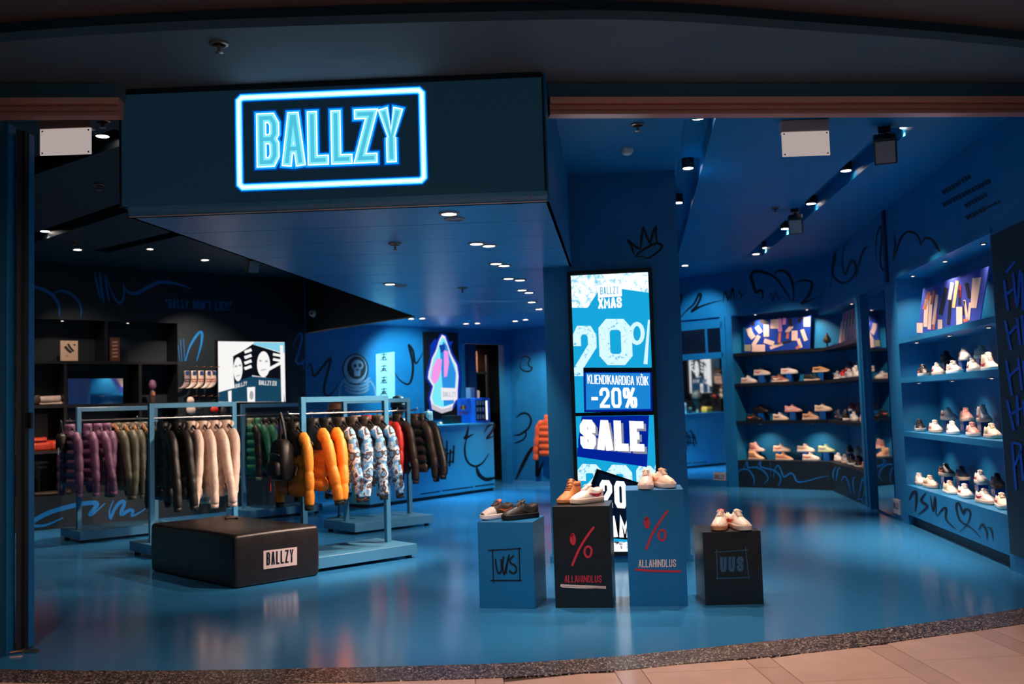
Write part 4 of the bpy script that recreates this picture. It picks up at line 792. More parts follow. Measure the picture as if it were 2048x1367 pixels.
for i, u in enumerate((-.01, .10, .21, .32)): fur(jacket(0, u, 'long', (f_olv, f_olv, f_olv), ordn[i]+' olive parka with tan fur hood counting from the purple jackets', 'hanger of the %s olive parka' % ordn[i], 'olive parkas with fur hoods'), i)
jacket(0, .41, 'puff', (f_blk, f_blk, f_blk), 'black jacket at the far end of the olive parka row', 'hanger of the black jacket after the olive parkas', 'black jackets')
for i, u in enumerate((-.34, -.19)):
    t = jacket(1, u, 'long', (f_blk, f_blk, f_blk), ordn[i]+' black hooded puffer left of the cream jackets', 'hanger of the %s black hooded puffer' % ordn[i], 'black jackets', tagc=-.1 if i == 0 else None)
    B().box((-.062, .11, -.33), (.004, .05, .03)).make('chest_logo', m_tagp, t)
for i, u in enumerate((-.04, .09, .22, .36)): jacket(1, u, 'long', (f_crm, f_crm, f_crm), ordn[i]+' cream puffer jacket behind the ottoman counting from the black ones', 'hanger of the %s cream puffer' % ordn[i], 'cream puffers')
for i, (u, mm, nm) in enumerate(((-.36, (f_grn, f_blk, f_yel), 'green and black'), (-.24, (f_grn, f_grn, f_grn), 'bright green'), (-.12, (f_vio, f_grn, f_blk), 'violet body and green sleeved'), (0, (f_vio, f_vio, f_blk), 'violet'), (.12, (f_blk, f_blk, f_blk), 'black'), (.24, (f_blk, f_blk, f_blk), 'second black'), (.36, (f_navy, f_blk, f_blk), 'charcoal'))):
    jacket(2, u, 'puff', mm+((f_blk,) if i in (2, 3) else ()), nm+' ski jacket on the rack in front of the wall TV', 'hanger of the %s ski jacket' % nm, 'ski jackets')
for i, u in enumerate((-.36, -.22)):
    t = jacket(3, u, 'short', (f_org, f_org, f_blk, f_blk), ('front' if i == 0 else 'rear')+' orange puffer jacket with black shoulders beside the ottoman', 'hanger of the %s orange puffer' % ('front' if i == 0 else 'rear'), 'orange puffers', tagc=.02 if i == 0 else None, sl=.13)
    if i == 0:
        for k in range(3): B().box((-.068, -.12+.012*k, -.275+.006*k), (.003, .018, .026)).make('chest_logo', m_tagp, t)
jacket(3, -.56, 'short', (f_org, f_org, f_blk, f_blk), 'orange puffer half hidden behind the black backpack on the end hook', 'hanger of the orange puffer behind the backpack', 'orange puffers', zoff=-.03, sl=.03)
for i, u in enumerate((-.07, .07, .21, .37)): jacket(3, u, 'short', (f_camo, f_camo, f_brn, f_blk), ordn[i]+' blue camouflage puffer with dark shoulders counting from the orange ones', 'hanger of the %s camouflage puffer' % ordn[i], 'camouflage puffers', tagc=-.06 if i == 3 else None, sl=.06)
for i, (u, mm, nm) in enumerate(((-.3, (f_crm, f_crm, f_crm), 'cream'), (-.15, (f_red, f_red, f_red), 'red'), (0, (f_yel, f_yel, f_yel), 'sage'), (.14, (f_red, f_red, f_blk), 'second red'))): jacket(4, u, 'short', mm, nm+' jacket hanging behind the camouflage puffers', 'hanger of the %s jacket behind the camouflage row' % nm, 'jackets on the counter-side rack')
jacket(4, .30, 'puff', (f_brn, f_brn, f_brn), 'dark brown puffer on the rack beside the counter', 'hanger of the dark brown puffer beside the counter', 'jackets on the counter-side rack')
jacket(4, .56, 'puff', (f_brn, f_brn, f_brn), 'dark brown jacket with white card on the end hook near the counter', 'hanger of the end-hook jacket near the counter', 'jackets on the counter-side rack', sl=.10)
t = jacket(4, .66, 'fleece', (f_blk, f_blk, f_blk), 'black fleece jacket with sleeve spread towards the counter', 'hanger of the black fleece near the counter', 'jackets on the counter-side rack', sl=.22)
B().box((-.07, -.28, -.66), (.004, .06, .16)).make('price_tag', m_tagp, t)
# backpack on the end hook of the orange rack
c = RK[3]; t = thing('backpack', 'black backpack with red tag hanging on the orange jacket rack', 'backpack', (c[0]-math.cos(RA)*.68, c[1]-math.sin(RA)*.68, ZRAIL-.42), RA)
bm_ = B(); N = 20
def rr_(z, w, d): return [(d*math.copysign(abs(math.cos(2*math.pi*k/N))**.6, math.cos(2*math.pi*k/N)), w*math.copysign(abs(math.sin(2*math.pi*k/N))**.6, math.sin(2*math.pi*k/N)), z) for k in range(N)]
bm_.loft([rr_(-.17, .10, .05), rr_(-.15, .135, .075), rr_(0, .14, .08), rr_(.12, .125, .072), rr_(.18, .09, .05), rr_(.2, .05, .03)]); bm_.make('bag_body', f_blk, t, smooth='all')
B().loft([rr_(-.13, .085, .03), rr_(-.11, .10, .045), rr_(-.02, .10, .045), rr_(.0, .085, .03)]).make('pocket', f_blk, t, smooth='all', loc=(-.075, 0, 0))
B().tube([(.02, -.05, .18), (0, -.03, .36), (0, 0, .43), (0, .03, .36), (.02, .05, .18)], .013, 8).make('strap', m_cord, t, smooth=True)
B().tube([(.05, -.08, .15), (.09, -.14, .0), (.03, -.19, -.13)], .012, 8).make('strap', m_cord, t, smooth=True)
B().tube([(-.08, -.10, .06), (-.084, 0, .075), (-.08, .10, .06)], .006, 6).make('zipper', m_grey, t); B().box((-.11, .02, -.20), (.006, .03, .13)).make('hang_tag', m_tagr, t)
# crossbody bag on the end of the wall-side rack
c = RK[0]; t = thing('crossbody_bag', 'small black crossbody bag hanging on the purple jacket rack end', 'bag', (c[0]-math.cos(RA)*.66, c[1]-math.sin(RA)*.66, ZRAIL-.22), RA)
B().loft([rr_(-.12, .07, .03), rr_(-.10, .09, .045), rr_(.04, .09, .045), rr_(.07, .06, .03)]).make('bag_body', f_blk, t, smooth='all'); B().tube([(0, -.06, .06), (0, -.02, .2), (0, 0, .225), (0, .02, .2), (0, .06, .06)], .008, 6).make('strap', m_cord, t); B().box((-.05, -.06, -.13), (.004, .05, .08)).make('price_tag', m_tagp, t)
# ------------------------------------------------------------------ sneakers
SL = .29
def tab(s, xs, ys): return float(np.interp(s, xs, ys))
WX, WY = [0, .04, .15, .35, .5, .68, .82, .92, .97, 1], [.024, .034, .040, .038, .043, .050, .048, .040, .029, .012]
TM = {'low': dict(h=([0, .1, .22, .34, .42, .52, .64, .78, .9, 1], [.104, .106, .092, .104, .118, .104, .086, .073, .062, .044]), zs=.038, sw=1.10),
      'run': dict(h=([0, .08, .22, .34, .42, .52, .64, .78, .9, 1], [.108, .108, .088, .100, .114, .098, .078, .062, .050, .034]), zs=.030, sw=1.16),
      'high': dict(h=([0, .1, .22, .34, .42, .52, .64, .78, .9, 1], [.146, .150, .146, .150, .150, .108, .078, .064, .052, .036]), zs=.034, sw=1.10)}
def wid(s): return tab(s, WX, WY)
def hh(k, s): return tab(s, *TM[k]['h'])
def topw(s): return tab(s, [0, .1, .3, .42, .5, .66, .8, 1], [.020, .026, .026, .022, .017, .018, .020, .004])
def prof(k, s):
    w, h, z0, wt = wid(s), hh(k, s), TM[k]['zs']-.006, min(topw(s), wid(s)*.8); o = s < .44
    D_ = h-z0; R = [(w, z0), (w*1.0, z0+.35*D_), ((w*.6+wt*.4)*1.04, z0+.7*D_), (wt, h)]
    c = [(wt*.82, h-.004), (wt*.5, h-.035)] if o else [(wt*.7, h+.0015), (wt*.3, h+.002)]
    half = R+c; return [(y, z) for y, z in half]+[(0, half[-1][1])]+[(-y, z) for y, z in half[::-1]]
ST = [0, .02, .06, .12, .2, .28, .36, .43, .445, .52, .6, .68, .76, .84, .9, .95, .98, 1.0]
def sx_(s): return (s-.5)*SL
def m_upper(k): return B().loft([[(sx_(s), y, z) for y, z in prof(k, s)] for s in ST], True, True, closed=False)
def m_sole(k):
    z1 = TM[k]['zs']; f = TM[k]['sw']; b = B(); rings = []
    for zf, sc in ((0, .90), (.12, .985), (.5, 1.0), (.85, 1.01), (1.0, .98)):
        ring_ = []
        pts = [(s, 1) for s in ST]+[(s, -1) for s in ST[::-1]]
        for s, sg in pts:
            zt = z1*(1.0+(.12 if k == 'run' else .0)*math.cos(s*5)); toe = max(0, s-.86)*.05*(1-zf)
            ring_.append((sx_(s)*1.03*(1-.0*zf), sg*(wid(s)*f+.001)*sc, zf*zt+toe))
        rings.append(ring_)
    return b.loft(rings)
def m_lining(k):
    ss = [.03, .08, .14, .2, .28, .36, .425]; return B().loft([[(sx_(s), y, z+.0015) for y, z in ((topw(s)*.92, hh(k, s)-.001), (topw(s)*.55, hh(k, s)-.03), (0, hh(k, s)-.036), (-topw(s)*.55, hh(k, s)-.03), (-topw(s)*.92, hh(k, s)-.001))] for s in ss], False, False, closed=False)
def m_tongue(k):
    hb = hh(k, .42); rings = []
    for x, z, w in ((.62, hh(k, .62)+.001, .014), (.5, hh(k, .5)+.003, .018), (.43, hb+.006, .023), (.40, hb+.014, .024), (.392, hb+.017, .020)):
        rings.append([(sx_(x), -w, z-.002), (sx_(x), 0, z+.004), (sx_(x), w, z-.002), (sx_(x)-.008, w*.9, z-.006), (sx_(x)-.008, 0, z-.001), (sx_(x)-.008, -w*.9, z-.006)])
    return B().loft(rings)
def m_laces(k):
    b = B(); rows = (.45, .49, .53, .57, .61) if k != 'high' else (.36, .41, .46, .51, .56, .61)
    for i, s in enumerate(rows):
        z = max(hh(k, s), hh(k, .43) if s < .44 else 0)+.0075; w = .021; b.tube([(sx_(s)+.004, -w, z-.004), (sx_(s), 0, z+.002), (sx_(s)-.004, w, z-.004)], .0046, 5)
    z = hh(k, rows[0])+.012; b.tube([(sx_(rows[0]), 0, z-.004), (sx_(rows[0])+.012, -.016, z+.004), (sx_(rows[0])+.022, -.026, z-.008)], .003, 5); b.tube([(sx_(rows[0]), 0, z-.004), (sx_(rows[0])+.012, .016, z+.004), (sx_(rows[0])+.022, .026, z-.008)], .003, 5)
    return b
def sidey(k, s, z):
    p = prof(k, s)[:4]; return float(np.interp(z, [q[1] for q in p], [q[0] for q in p]))
def m_stripe(k):
    b = B(); c = catmull([(.10, .074, .004), (.16, .060, .011), (.26, .052, .015), (.36, .056, .012), (.46, .064, .007), (.55, .070, .002)], 4)
    for sg in (1, -1):
        v = []
        for s, z, w in c:
            for zz in (z+w*.75, z-w*.75): zz = max(zz, TM[k]['zs']+.002); v.append((sx_(s), sg*(sidey(k, s, zz)+.0022), zz))
        b.add(v, [(2*i, 2*i+1, 2*i+3, 2*i+2) for i in range(len(c)-1)])
    return b
def m_toecap(k):
    rings = []
    for s in (.66, .72, .80, .88, .94, .98):
        p = prof(k, s); rings.append([(sx_(s), y*1.03, z+(.002 if abs(y) < wid(s)*.9 else 0)) for y, z in p])
    return B().loft(rings, False, False, closed=False)
def m_strap(k):
    rings = []
    for s in (.13, .2, .27, .34, .40, .44):
        y = sidey(k, s, .125)+.004; z0, z1 = .112, .136; rings.append([(sx_(s), y, z0), (sx_(s), y-.002, z1), (sx_(s), y-.008, z1), (sx_(s), y-.006, z0)])
    b = B().loft(rings); b.loft([[(p[0], -p[1], p[2]) for p in r] for r in rings]); b.box((sx_(.45), 0, .122), (.006, .05, .026)); return b
for k_ in TM:
    for nm, fgen, sm_ in (('upper', m_upper, True), ('sole', m_sole, True), ('lining', m_lining, True), ('tongue', m_tongue, True), ('laces', m_laces, True), ('side_stripe', m_stripe, False), ('toe_cap', m_toecap, True)): md((nm, k_), lambda: fgen(k_), 'all' if sm_ else False)
md(('strap', 'high'), lambda: m_strap('high'))
SC = {}
def sc(c):
    k = 'shoe_%d_%d_%d' % c; return M(k, c, .45)
WH, CR, TN, PKc, BK, GR, BR, OR, RD_, NV, WT, PU, GN = (232, 226, 220), (228, 204, 184), (200, 150, 108), (226, 166, 158), (24, 22, 24), (150, 146, 146), (140, 84, 56), (232, 110, 70), (200, 48, 52), (40, 46, 66), (184, 116, 64), (140, 100, 150), (170, 190, 150)
def shoe(kind, loc, rz, up, so, st, label, group, lace=None, toe=None, lin_=None, ton=None, strap=None, scale=1.0):
    t = thing('sneaker', label, 'sneaker', loc, rz, group); t.scale = (scale,)*3
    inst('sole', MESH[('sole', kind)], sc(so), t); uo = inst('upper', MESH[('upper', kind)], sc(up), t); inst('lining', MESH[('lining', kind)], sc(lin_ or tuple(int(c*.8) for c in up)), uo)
    inst('tongue', MESH[('tongue', kind)], sc(ton or up), uo); inst('laces', MESH[('laces', kind)], sc(lace or up), uo); inst('side_stripe', MESH[('side_stripe', kind)], sc(st), uo)
    if toe: inst('toe_cap', MESH[('toe_cap', kind)], sc(toe), uo)
    if strap: inst('ankle_strap', MESH[('strap', 'high')], sc(strap), uo)
    return t
# on the pedestals: position by the photo point of each shoe's middle on the pedestal top
def pshoe(k, x, y, deg, *a, **kw):
    h = peds[k][3]; p = onz(x, y, h); return shoe(a[0], (p[0], p[1], h+.0005), math.radians(deg), *a[1:], **kw)
gP = 'sneakers on the pedestals'
pshoe(0, 994, 1036, -137, 'low', (58, 52, 52), (236, 226, 224), OR, 'black sneaker with white toe and orange stripe on the blue pedestal', gP, lace=(84, 78, 78), toe=(206, 196, 192), ton=OR)
pshoe(0, 1040, 1037, -148, 'low', (36, 34, 34), (20, 19, 20), (48, 46, 46), 'all-black leather low-top sneaker on the blue pedestal', gP, lace=(96, 90, 90))
pshoe(1, 1140, 1004, -120, 'high', (190, 118, 66), (186, 124, 80), (196, 126, 74), 'wheat brown high-top sneaker on the black pedestal', gP, lace=(120, 66, 34), strap=(164, 92, 48))
pshoe(1, 1174, 1005, -140, 'low', (238, 226, 218), (228, 204, 190), (186, 40, 48), 'white low-top sneaker with red side stripe on the black pedestal', gP)
pshoe(2, 1293, 976, -102, 'low', (238, 216, 208), (234, 208, 198), (236, 214, 206), 'plain off-white sneaker facing forward on the tallest pedestal', gP)
pshoe(2, 1327, 974, -74, 'low', (240, 214, 190), (238, 216, 206), (236, 158, 104), 'cream sneaker with peach panels on the tallest pedestal', gP, ton=(236, 170, 120), toe=(240, 214, 190))
pshoe(3, 1442, 1057, -112, 'low', (242, 226, 210), (214, 150, 110), (226, 60, 84), 'cream sneaker with gum sole and red stripe on the lowest pedestal', gP, ton=(230, 90, 90))
pshoe(3, 1478, 1057, -80, 'low', (242, 226, 210), (236, 206, 186), (238, 110, 84), 'cream sneaker with coral stripe and cream sole on the lowest pedestal', gP)

# on the shelf units
m_riser = M('blue_acrylic_riser', (14, 84, 168), .25)
def place(unit, zs, off, x, y):
    if unit == 'near' or unit == 'side': p = onw(x, y, RW, -off); 
    else: p = onw(x, y, FW, -off)
    return p
def shelfrow(unit, zs, y, row, items, uname, sname, gname):
    off = .13 if row == 'front' else .27; rise = 0.0 if row == 'front' else .125
    base = {'near': math.atan2(-.9929, -.1191), 'side': math.atan2(-.9929, -.1191), 'far': math.atan2(-fd[1], -fd[0])}[unit]
    for i, (x, kind, up, so, st, cn) in enumerate(items):
        p = place(unit, zs, off, x, y-(16 if row == 'back' else 0)); lab = '%s, %s in the %s row, %s of the %s' % (cn, ordn[i], row, sname, uname)
        shoe(kind, (p[0], p[1], zs+rise+.001), base+rnd.uniform(-.15, .12), up, so, st, lab, gname, scale=.96)
        if rise:
            o = B().box((0, 0, rise/2), (.10, .09, rise)).make('shoe_riser', m_riser, None, bev=.002, seg=1, loc=(p[0], p[1], zs), rz=base); tag(o, 'blue riser under %s back-row sneaker, %s, %s' % (ordn[i], sname, uname), 'riser', 'blue shoe risers')
u_, g_ = 'entrance-side shelf unit', 'sneakers on the entrance-side shelves'
shelfrow('near', RZ[2], 735, 'front', [(1847, 'low', BK, WH, OR, 'black sneaker with orange'), (1875, 'low', WH, CR, RD_, 'white sneaker'), (1908, 'low', GR, WH, CR, 'silver grey sneaker'), (1947, 'low', WH, WH, BR, 'white sneaker'), (1980, 'high', CR, WH, RD_, 'cream high-top')], u_, 'upper shelf', g_)
shelfrow('near', RZ[2], 712, 'back', [(1893, 'run', BK, BK, OR, 'black runner'), (1928, 'low', WH, WH, OR, 'white sneaker'), (1964, 'low', CR, WH, CR, 'cream sneaker')], u_, 'upper shelf', g_)
shelfrow('near', RZ[1], 855, 'front', [(1840, 'low', BK, WH, WH, 'black sneaker'), (1871, 'low', WH, CR, OR, 'white sneaker'), (1905, 'low', WH, WH, GR, 'white sneaker'), (1945, 'low', PKc, WH, BR, 'pink-white sneaker'), (1984, 'low', CR, CR, GN, 'cream sneaker')], u_, 'middle shelf', g_)
shelfrow('near', RZ[1], 820, 'back', [(1896, 'low', WH, WH, BR, 'white sneaker'), (1931, 'low', PKc, CR, PKc, 'pink sneaker'), (1966, 'high', WH, CR, RD_, 'white high-top')], u_, 'middle shelf', g_)
shelfrow('near', RZ[0], 975, 'front', [(1840, 'low', WH, CR, OR, 'white sneaker'), (1862, 'low', CR, CR, TN, 'tan sneaker'), (1901, 'run', CR, WH, GN, 'pale green sneaker'), (1930, 'low', WH, WH, RD_, 'white sneaker'), (1970, 'low', WH, CR, RD_, 'white sneaker'), (2003, 'low', CR, WH, RD_, 'cream sneaker')], u_, 'lowest ledge', g_)
shelfrow('near', RZ[0], 935, 'back', [(1892, 'low', BK, CR, OR, 'black sneaker'), (1923, 'low', NV, CR, OR, 'navy sneaker'), (1960, 'low', WH, WH, RD_, 'white sneaker'), (1993, 'low', BK, BK, RD_, 'black sneaker')], u_, 'lowest ledge', g_)
u_, g_ = 'far wall unit', 'sneakers on the far wall shelves'
shelfrow('far', FZ[2], 758, 'front', [(1498, 'low', WH, CR, OR, 'white sneaker'), (1561, 'run', BR, CR, WH, 'brown runner'), (1625, 'run', BK, CR, BK, 'black runner')], u_, 'top shoe shelf', g_)
shelfrow('far', FZ[2], 735, 'back', [(1523, 'low', CR, WH, RD_, 'red-cream sneaker'), (1578, 'low', WH, WH, OR, 'white sneaker'), (1642, 'run', TN, CR, BK, 'tan runner')], u_, 'top shoe shelf', g_)
shelfrow('far', FZ[1], 833, 'front', [(1509, 'run', BK, BK, OR, 'black runner'), (1562, 'run', CR, CR, BR, 'cream runner'), (1622, 'low', TN, CR, BR, 'tan sneaker')], u_, 'middle shelf', g_)
shelfrow('far', FZ[1], 810, 'back', [(1522, 'run', BK, BK, BK, 'black runner'), (1586, 'run', PKc, PKc, WH, 'pink runner'), (1646, 'low', CR, CR, TN, 'cream sneaker')], u_, 'middle shelf', g_)
shelfrow('far', FZ[0], 915, 'front', [(1513, 'high', TN, CR, OR, 'tan high-top'), (1569, 'run', TN, CR, OR, 'tan runner'), (1623, 'low', CR, WH, OR, 'cream sneaker')], u_, 'black ledge', g_)
shelfrow('far', FZ[0], 888, 'back', [(1513, 'high', PKc, CR, OR, 'pale pink high-top'), (1563, 'low', CR, CR, OR, 'cream sneaker'), (1611, 'low', CR, WH, TN, 'cream sneaker'), (1653, 'run', GN, GN, PU, 'green runner')], u_, 'black ledge', g_)
u_, g_ = 'side wall corner unit', 'sneakers on the corner shelves'
shelfrow('side', FZ[2], 756, 'front', [(1676, 'run', GR, WH, BR, 'grey runner'), (1688, 'low', RD_, WH, WH, 'red sneaker'), (1700, 'low', WH, WH, GR, 'white sneaker'), (1714, 'high', WH, WH, CR, 'white high-top'), (1728, 'low', WH, CR, WH, 'white sneaker')], u_, 'top shoe shelf', g_)
shelfrow('side', FZ[2], 730, 'back', [(1700, 'run', GR, OR, WH, 'orange-grey runner'), (1716, 'low', WH, WH, GR, 'white sneaker'), (1729, 'run', PU, WH, WH, 'purple runner')], u_, 'top shoe shelf', g_)
shelfrow('side', FZ[1], 845, 'front', [(1680, 'high', NV, BK, OR, 'navy high-top'), (1693, 'high', BK, WH, BK, 'black high-top'), (1709, 'low', WH, WH, CR, 'white sneaker'), (1727, 'low', TN, CR, WH, 'tan sneaker')], u_, 'middle shelf', g_)
shelfrow('side', FZ[1], 812, 'back', [(1704, 'low', RD_, WH, WH, 'red sneaker'), (1720, 'low', BR, BR, TN, 'brown sneaker'), (1733, 'low', CR, CR, WH, 'cream sneaker')], u_, 'middle shelf', g_)
shelfrow('side', FZ[0], 925, 'front', [(1678, 'low', WH, CR, WH, 'white sneaker'), (1690, 'low', GR, CR, WH, 'grey sneaker'), (1703, 'low', BK, WH, WH, 'black sneaker'), (1717, 'run', BK, WH, WH, 'black runner'), (1733, 'low', OR, OR, CR, 'orange sneaker')], u_, 'black ledge', g_)
shelfrow('side', FZ[0], 895, 'back', [(1700, 'run', BK, WH, OR, 'black runner'), (1716, 'low', CR, CR, WH, 'cream sneaker'), (1731, 'low', GR, CR, WH, 'grey sneaker')], u_, 'black ledge', g_)

# posters standing on the top shelves
def poster(quad, pl, off, shapes, label, bgc, zsh):
    A = [onw(x, y, pl, -off) for x, y in quad]; n = pnorm(pl); ba = (A[2]+A[3])/2; t = thing('shelf_poster', label, 'poster', (ba[0], ba[1], zsh))
    zb = min(a[2] for a in A[2:]); dz = zsh-zb+.001
    sh = lambda p: np.array(p)+np.array([0, 0, dz])
    ba_ = [sh(a) for a in A]; zl = zsh+.001; ba_[2][2] = zl; ba_[3][2] = zl
    wpar(B().plate([a for a in ba_], -n, .01).make('board', M('print_'+label[:12], bgc, .4), None), t)
    for c, sh_ in shapes.items():
        for s_ in sh_:
            b = B()
            if isinstance(s_, tuple): ribbon(b, s_[1], s_[0], lambda x, y: sh(onw(x, y, pl, -off+.003)))
            else: patch(b, s_, lambda x, y: sh(onw(x, y, pl, -off+.004)))
            wpar(b.make('printed_shape', M('ink_%d_%d_%d' % c, c, .5), None), t)
bx4 = lambda x0, y0, x1, y1: [(x0, y0), (x1, y0), (x1, y1), (x0, y1)]
poster([(1493, 641), (1622, 629), (1620, 697), (1488, 703)], FW, .22, {(224, 196, 186): [(11, [(1497, 655), (1501, 667), (1507, 675)]), (9, [(1513, 652), (1522, 664)]), bx4(1527, 648, 1538, 672), bx4(1541, 637, 1557, 656), (8, [(1506, 690), (1518, 670)]), (9, [(1528, 680), (1548, 686)]), bx4(1504, 688, 1530, 702), (8, [(1573, 664), (1584, 650)]), bx4(1583, 660, 1595, 680), (8, [(1604, 658), (1612, 680)]), bx4(1607, 633, 1620, 652), (7, [(1596, 676), (1602, 694)]), (6, [(1540, 695), (1565, 686)])],
       (214, 140, 196): [(8, [(1559, 635), (1560, 662)]), (7, [(1569, 634), (1568, 648)])], (200, 110, 74): [(5, [(1560, 664), (1558, 684)]), (5, [(1576, 662), (1574, 676)]), (5, [(1592, 696), (1600, 690)])], (30, 20, 24): [(6, [(1506, 640), (1506, 650)]), (7, [(1520, 640), (1536, 646)]), (7, [(1579, 634), (1582, 652)]), (6, [(1599, 632), (1599, 644)]), (4, [(1552, 688), (1584, 680)])], (150, 150, 120): [bx4(1489, 688, 1502, 701)]}, 'poster of legs wearing sneakers on the top far wall shelf', (20, 60, 160), FZ[3])
poster([(1686, 622), (1727, 605), (1730, 676), (1676, 688)], RW, .22, {(222, 180, 160): [(4, [(1684+i*6.5, 640-i*2), (1680+i*6.5, 682-i*4)]) for i in range(7)], (70, 60, 100): [(2.5, [(1690+i*6, 622-i*2), (1687+i*6, 655-i*3)]) for i in range(6)]}, 'poster of many bare legs in the corner of the sneaker shelves', (150, 116, 160), FZ[3])
poster([(1846, 568), (1977, 522), (1958, 636), (1832, 660)], RW, .16, {(226, 196, 180): [(8, [(1853, 590), (1850, 645)]), (7, [(1862, 582), (1858, 650)]), (6, [(1874, 580), (1866, 640)]), bx4(1833, 637, 1845, 657), (7, [(1904, 556), (1898, 590)]), bx4(1912, 604, 1924, 640), bx4(1875, 630, 1884, 650), [(1944, 546), (1962, 544), (1952, 606), (1940, 606)], (5, [(1928, 590), (1934, 630)]), (5, [(1940, 595), (1936, 630)])],
       (204, 110, 66): [(7, [(1858, 575), (1848, 610)]), (5, [(1868, 572), (1862, 600)]), (7, [(1926, 632), (1936, 628)]), (4, [(1872, 620), (1866, 650)])], (28, 26, 34): [(8, [(1892, 566), (1880, 620)]), (6, [(1900, 590), (1896, 640)]), (7, [(1932, 556), (1938, 586)]), (5, [(1918, 570), (1918, 600)]), (4, [(1928, 592), (1926, 620)])], (224, 186, 120): [(6, [(1914, 552), (1906, 606)])], (150, 40, 60): [(5, [(1920, 560), (1919, 585)])]}, 'tilted poster of runners legs on the entrance-side shelf unit', (60, 76, 170), RZ[3])
p = onw(1652, 690, FW, -.15); t = thing('spade_ornament', 'small dark spade-shaped ornament beside the far wall poster', 'ornament', (p[0]+.02, p[1], FZ[3]+.0005))
B().lathe([(.03, 0), (.032, .01), (.012, .015), (.012, .07)], n=12).make('stand', m_blackplastic, t, smooth=True); B().lathe([(.012, .07), (.05, .085), (.062, .115), (.05, .15), (.02, .20), (.002, .235)], n=14).make('spade', fab('bronze_brown', (60, 46, 44), .3), t, smooth=True)
# ------------------------------------------------------------------ goods on the black wall shelves
def lsh(x, y, z, off): p = onw(x, y, LW, -off); return (p[0], p[1], z)
def fold(b, w, d, z, h, seed):
    r = random.Random(seed); N = 24; rings = []
    for f, s_ in ((0, .93), (.3, 1.0), (.7, 1.0), (1, .92)): rings.append([(w/2*s_*math.copysign(abs(math.cos(a))**.35, math.cos(a))+r.uniform(-.004, .004), d/2*s_*math.copysign(abs(math.sin(a))**.35, math.sin(a)), z+h*f+r.uniform(-.004, .004)+(.012*math.cos(a*2) if f == 1 else 0)) for a in [2*math.pi*k/N for k in range(N)]])
    b.loft(rings); return b
def folded(x, y, zi, mt, lab, h=.05, w=.34, dz=0.0, off=.18, sd=1):
    p = lsh(x, y, LZ[zi]+dz+.001, off); o = fold(B(), w, .26, 0, h, sd).make('folded_garment', mt, None, smooth='all', loc=p, rz=RA); return tag(o, lab, 'folded clothes', 'folded clothes on the black shelves')
f_beige = fab('oatmeal', (206, 186, 176)); f_rdor = fab('coral_red', (236, 84, 56)); f_coal = fab('ash', (60, 50, 46))
folded(96, 805, 2, f_beige, 'cream folded sweater, bottom of the pair on the black shelf', .035); folded(95, 798, 2, f_beige, 'cream folded sweater, top of the pair on the black shelf', .08, .30, .037, sd=2)
folded(76, 896, 1, f_rdor, 'coral red folded hoodie near the door frame on the black shelf', .11, .30, sd=3); folded(116, 895, 1, f_rdor, 'coral red folded hoodie with soft fold beside the purple jackets', .12, .26, sd=4)
folded(74, 886, 1, f_rdor, 'small coral red garment lying on the folded hoodie near the door', .05, .2, .115, sd=5)
folded(100, 985, 0, f_coal, 'dark folded trousers on the lowest black shelf', .05, .5, sd=6); folded(62, 806, 2, f_coal, 'brown folded sweater beside the cream pair on the shelf', .12, .2, sd=8)
def book(x0, x1, y0, y1, zi, off, label, cols, tilt=0.0):
    A, C = onw(x0, y1, LW, -off), onw(x1, y1, LW, -off); w = float(np.linalg.norm((C-A)[:2])); h = float(onw(x0, y0, LW, -off)[2]-A[2]); t = thing('book', label, 'book', (A[0], A[1], LZ[zi]+.001), RA)
    B().box((w/2, .012, h/2), (w, .024, h)).make('cover', M('cover_%d_%d_%d' % cols[0], cols[0], .5), t, bev=.001, seg=1); return t, w, h
t, w, h = book(121, 156, 679, 720, 3, .10, 'cream book with black sneaker drawing on the top black shelf', [(214, 186, 160)])
b = B(); f0 = face((0, -.001, 0), (1, 0, 0), (0, 0, 1))
ribbon(b, [(w*.25, h*.72), (w*.45, h*.52), (w*.62, h*.42)], w*.16, f0); ribbon(b, [(w*.42, h*.85), (w*.55, h*.66), (w*.75, h*.48)], w*.13, f0); disc(b, (w*.8, h*.8), w*.06, w*.06, f0, 12); b.make('cover_print', m_gd, t)
b = B(); text(b, 'TITLE'.replace('TITLE', 'IIIII'), f0, w*.28, h*.2, h*.1, w*.06, w*.02); b.make('cover_print', M('tan_ink', (170, 130, 104), .5), t)
for k in range(3):
    t, w, h = book(218+4*k, 240, 671, 719, 3, .10+.03*k, ['dark patterned box nearest the divider on the top black shelf', 'brown box standing behind the patterned box', 'rearmost brown box behind the patterned box'][k], [((92, 60, 50), (110, 74, 58), (130, 84, 62))[k]])
    if k == 0:
        b = B()
        for q in range(5): ribbon(b, [(w*.3, h*(.2+.15*q)), (w*.8, h*(.22+.15*q))], h*.06, f0)
        b.make('cover_print', M('pale_ink', (190, 150, 130), .5), t)
# mirror panel standing on the shelf
A, C = onw(136, 803, LW, -.16), onw(246, 803, LW, -.16); w = float(np.linalg.norm((C-A)[:2])); h = float(onw(136, 757, LW, -.16)[2])-LZ[2]
t = thing('shelf_mirror', 'frameless mirror panel on the black shelf reflecting the sneaker wall', 'mirror', (A[0], A[1], LZ[2]+.001), RA); B().box((w/2, .006, h/2), (w, .012, h)).make('glass', m_mirror, t); B().box((w/2, .018, h/2), (w+.01, .008, h+.004)).make('back_board', m_black, t)
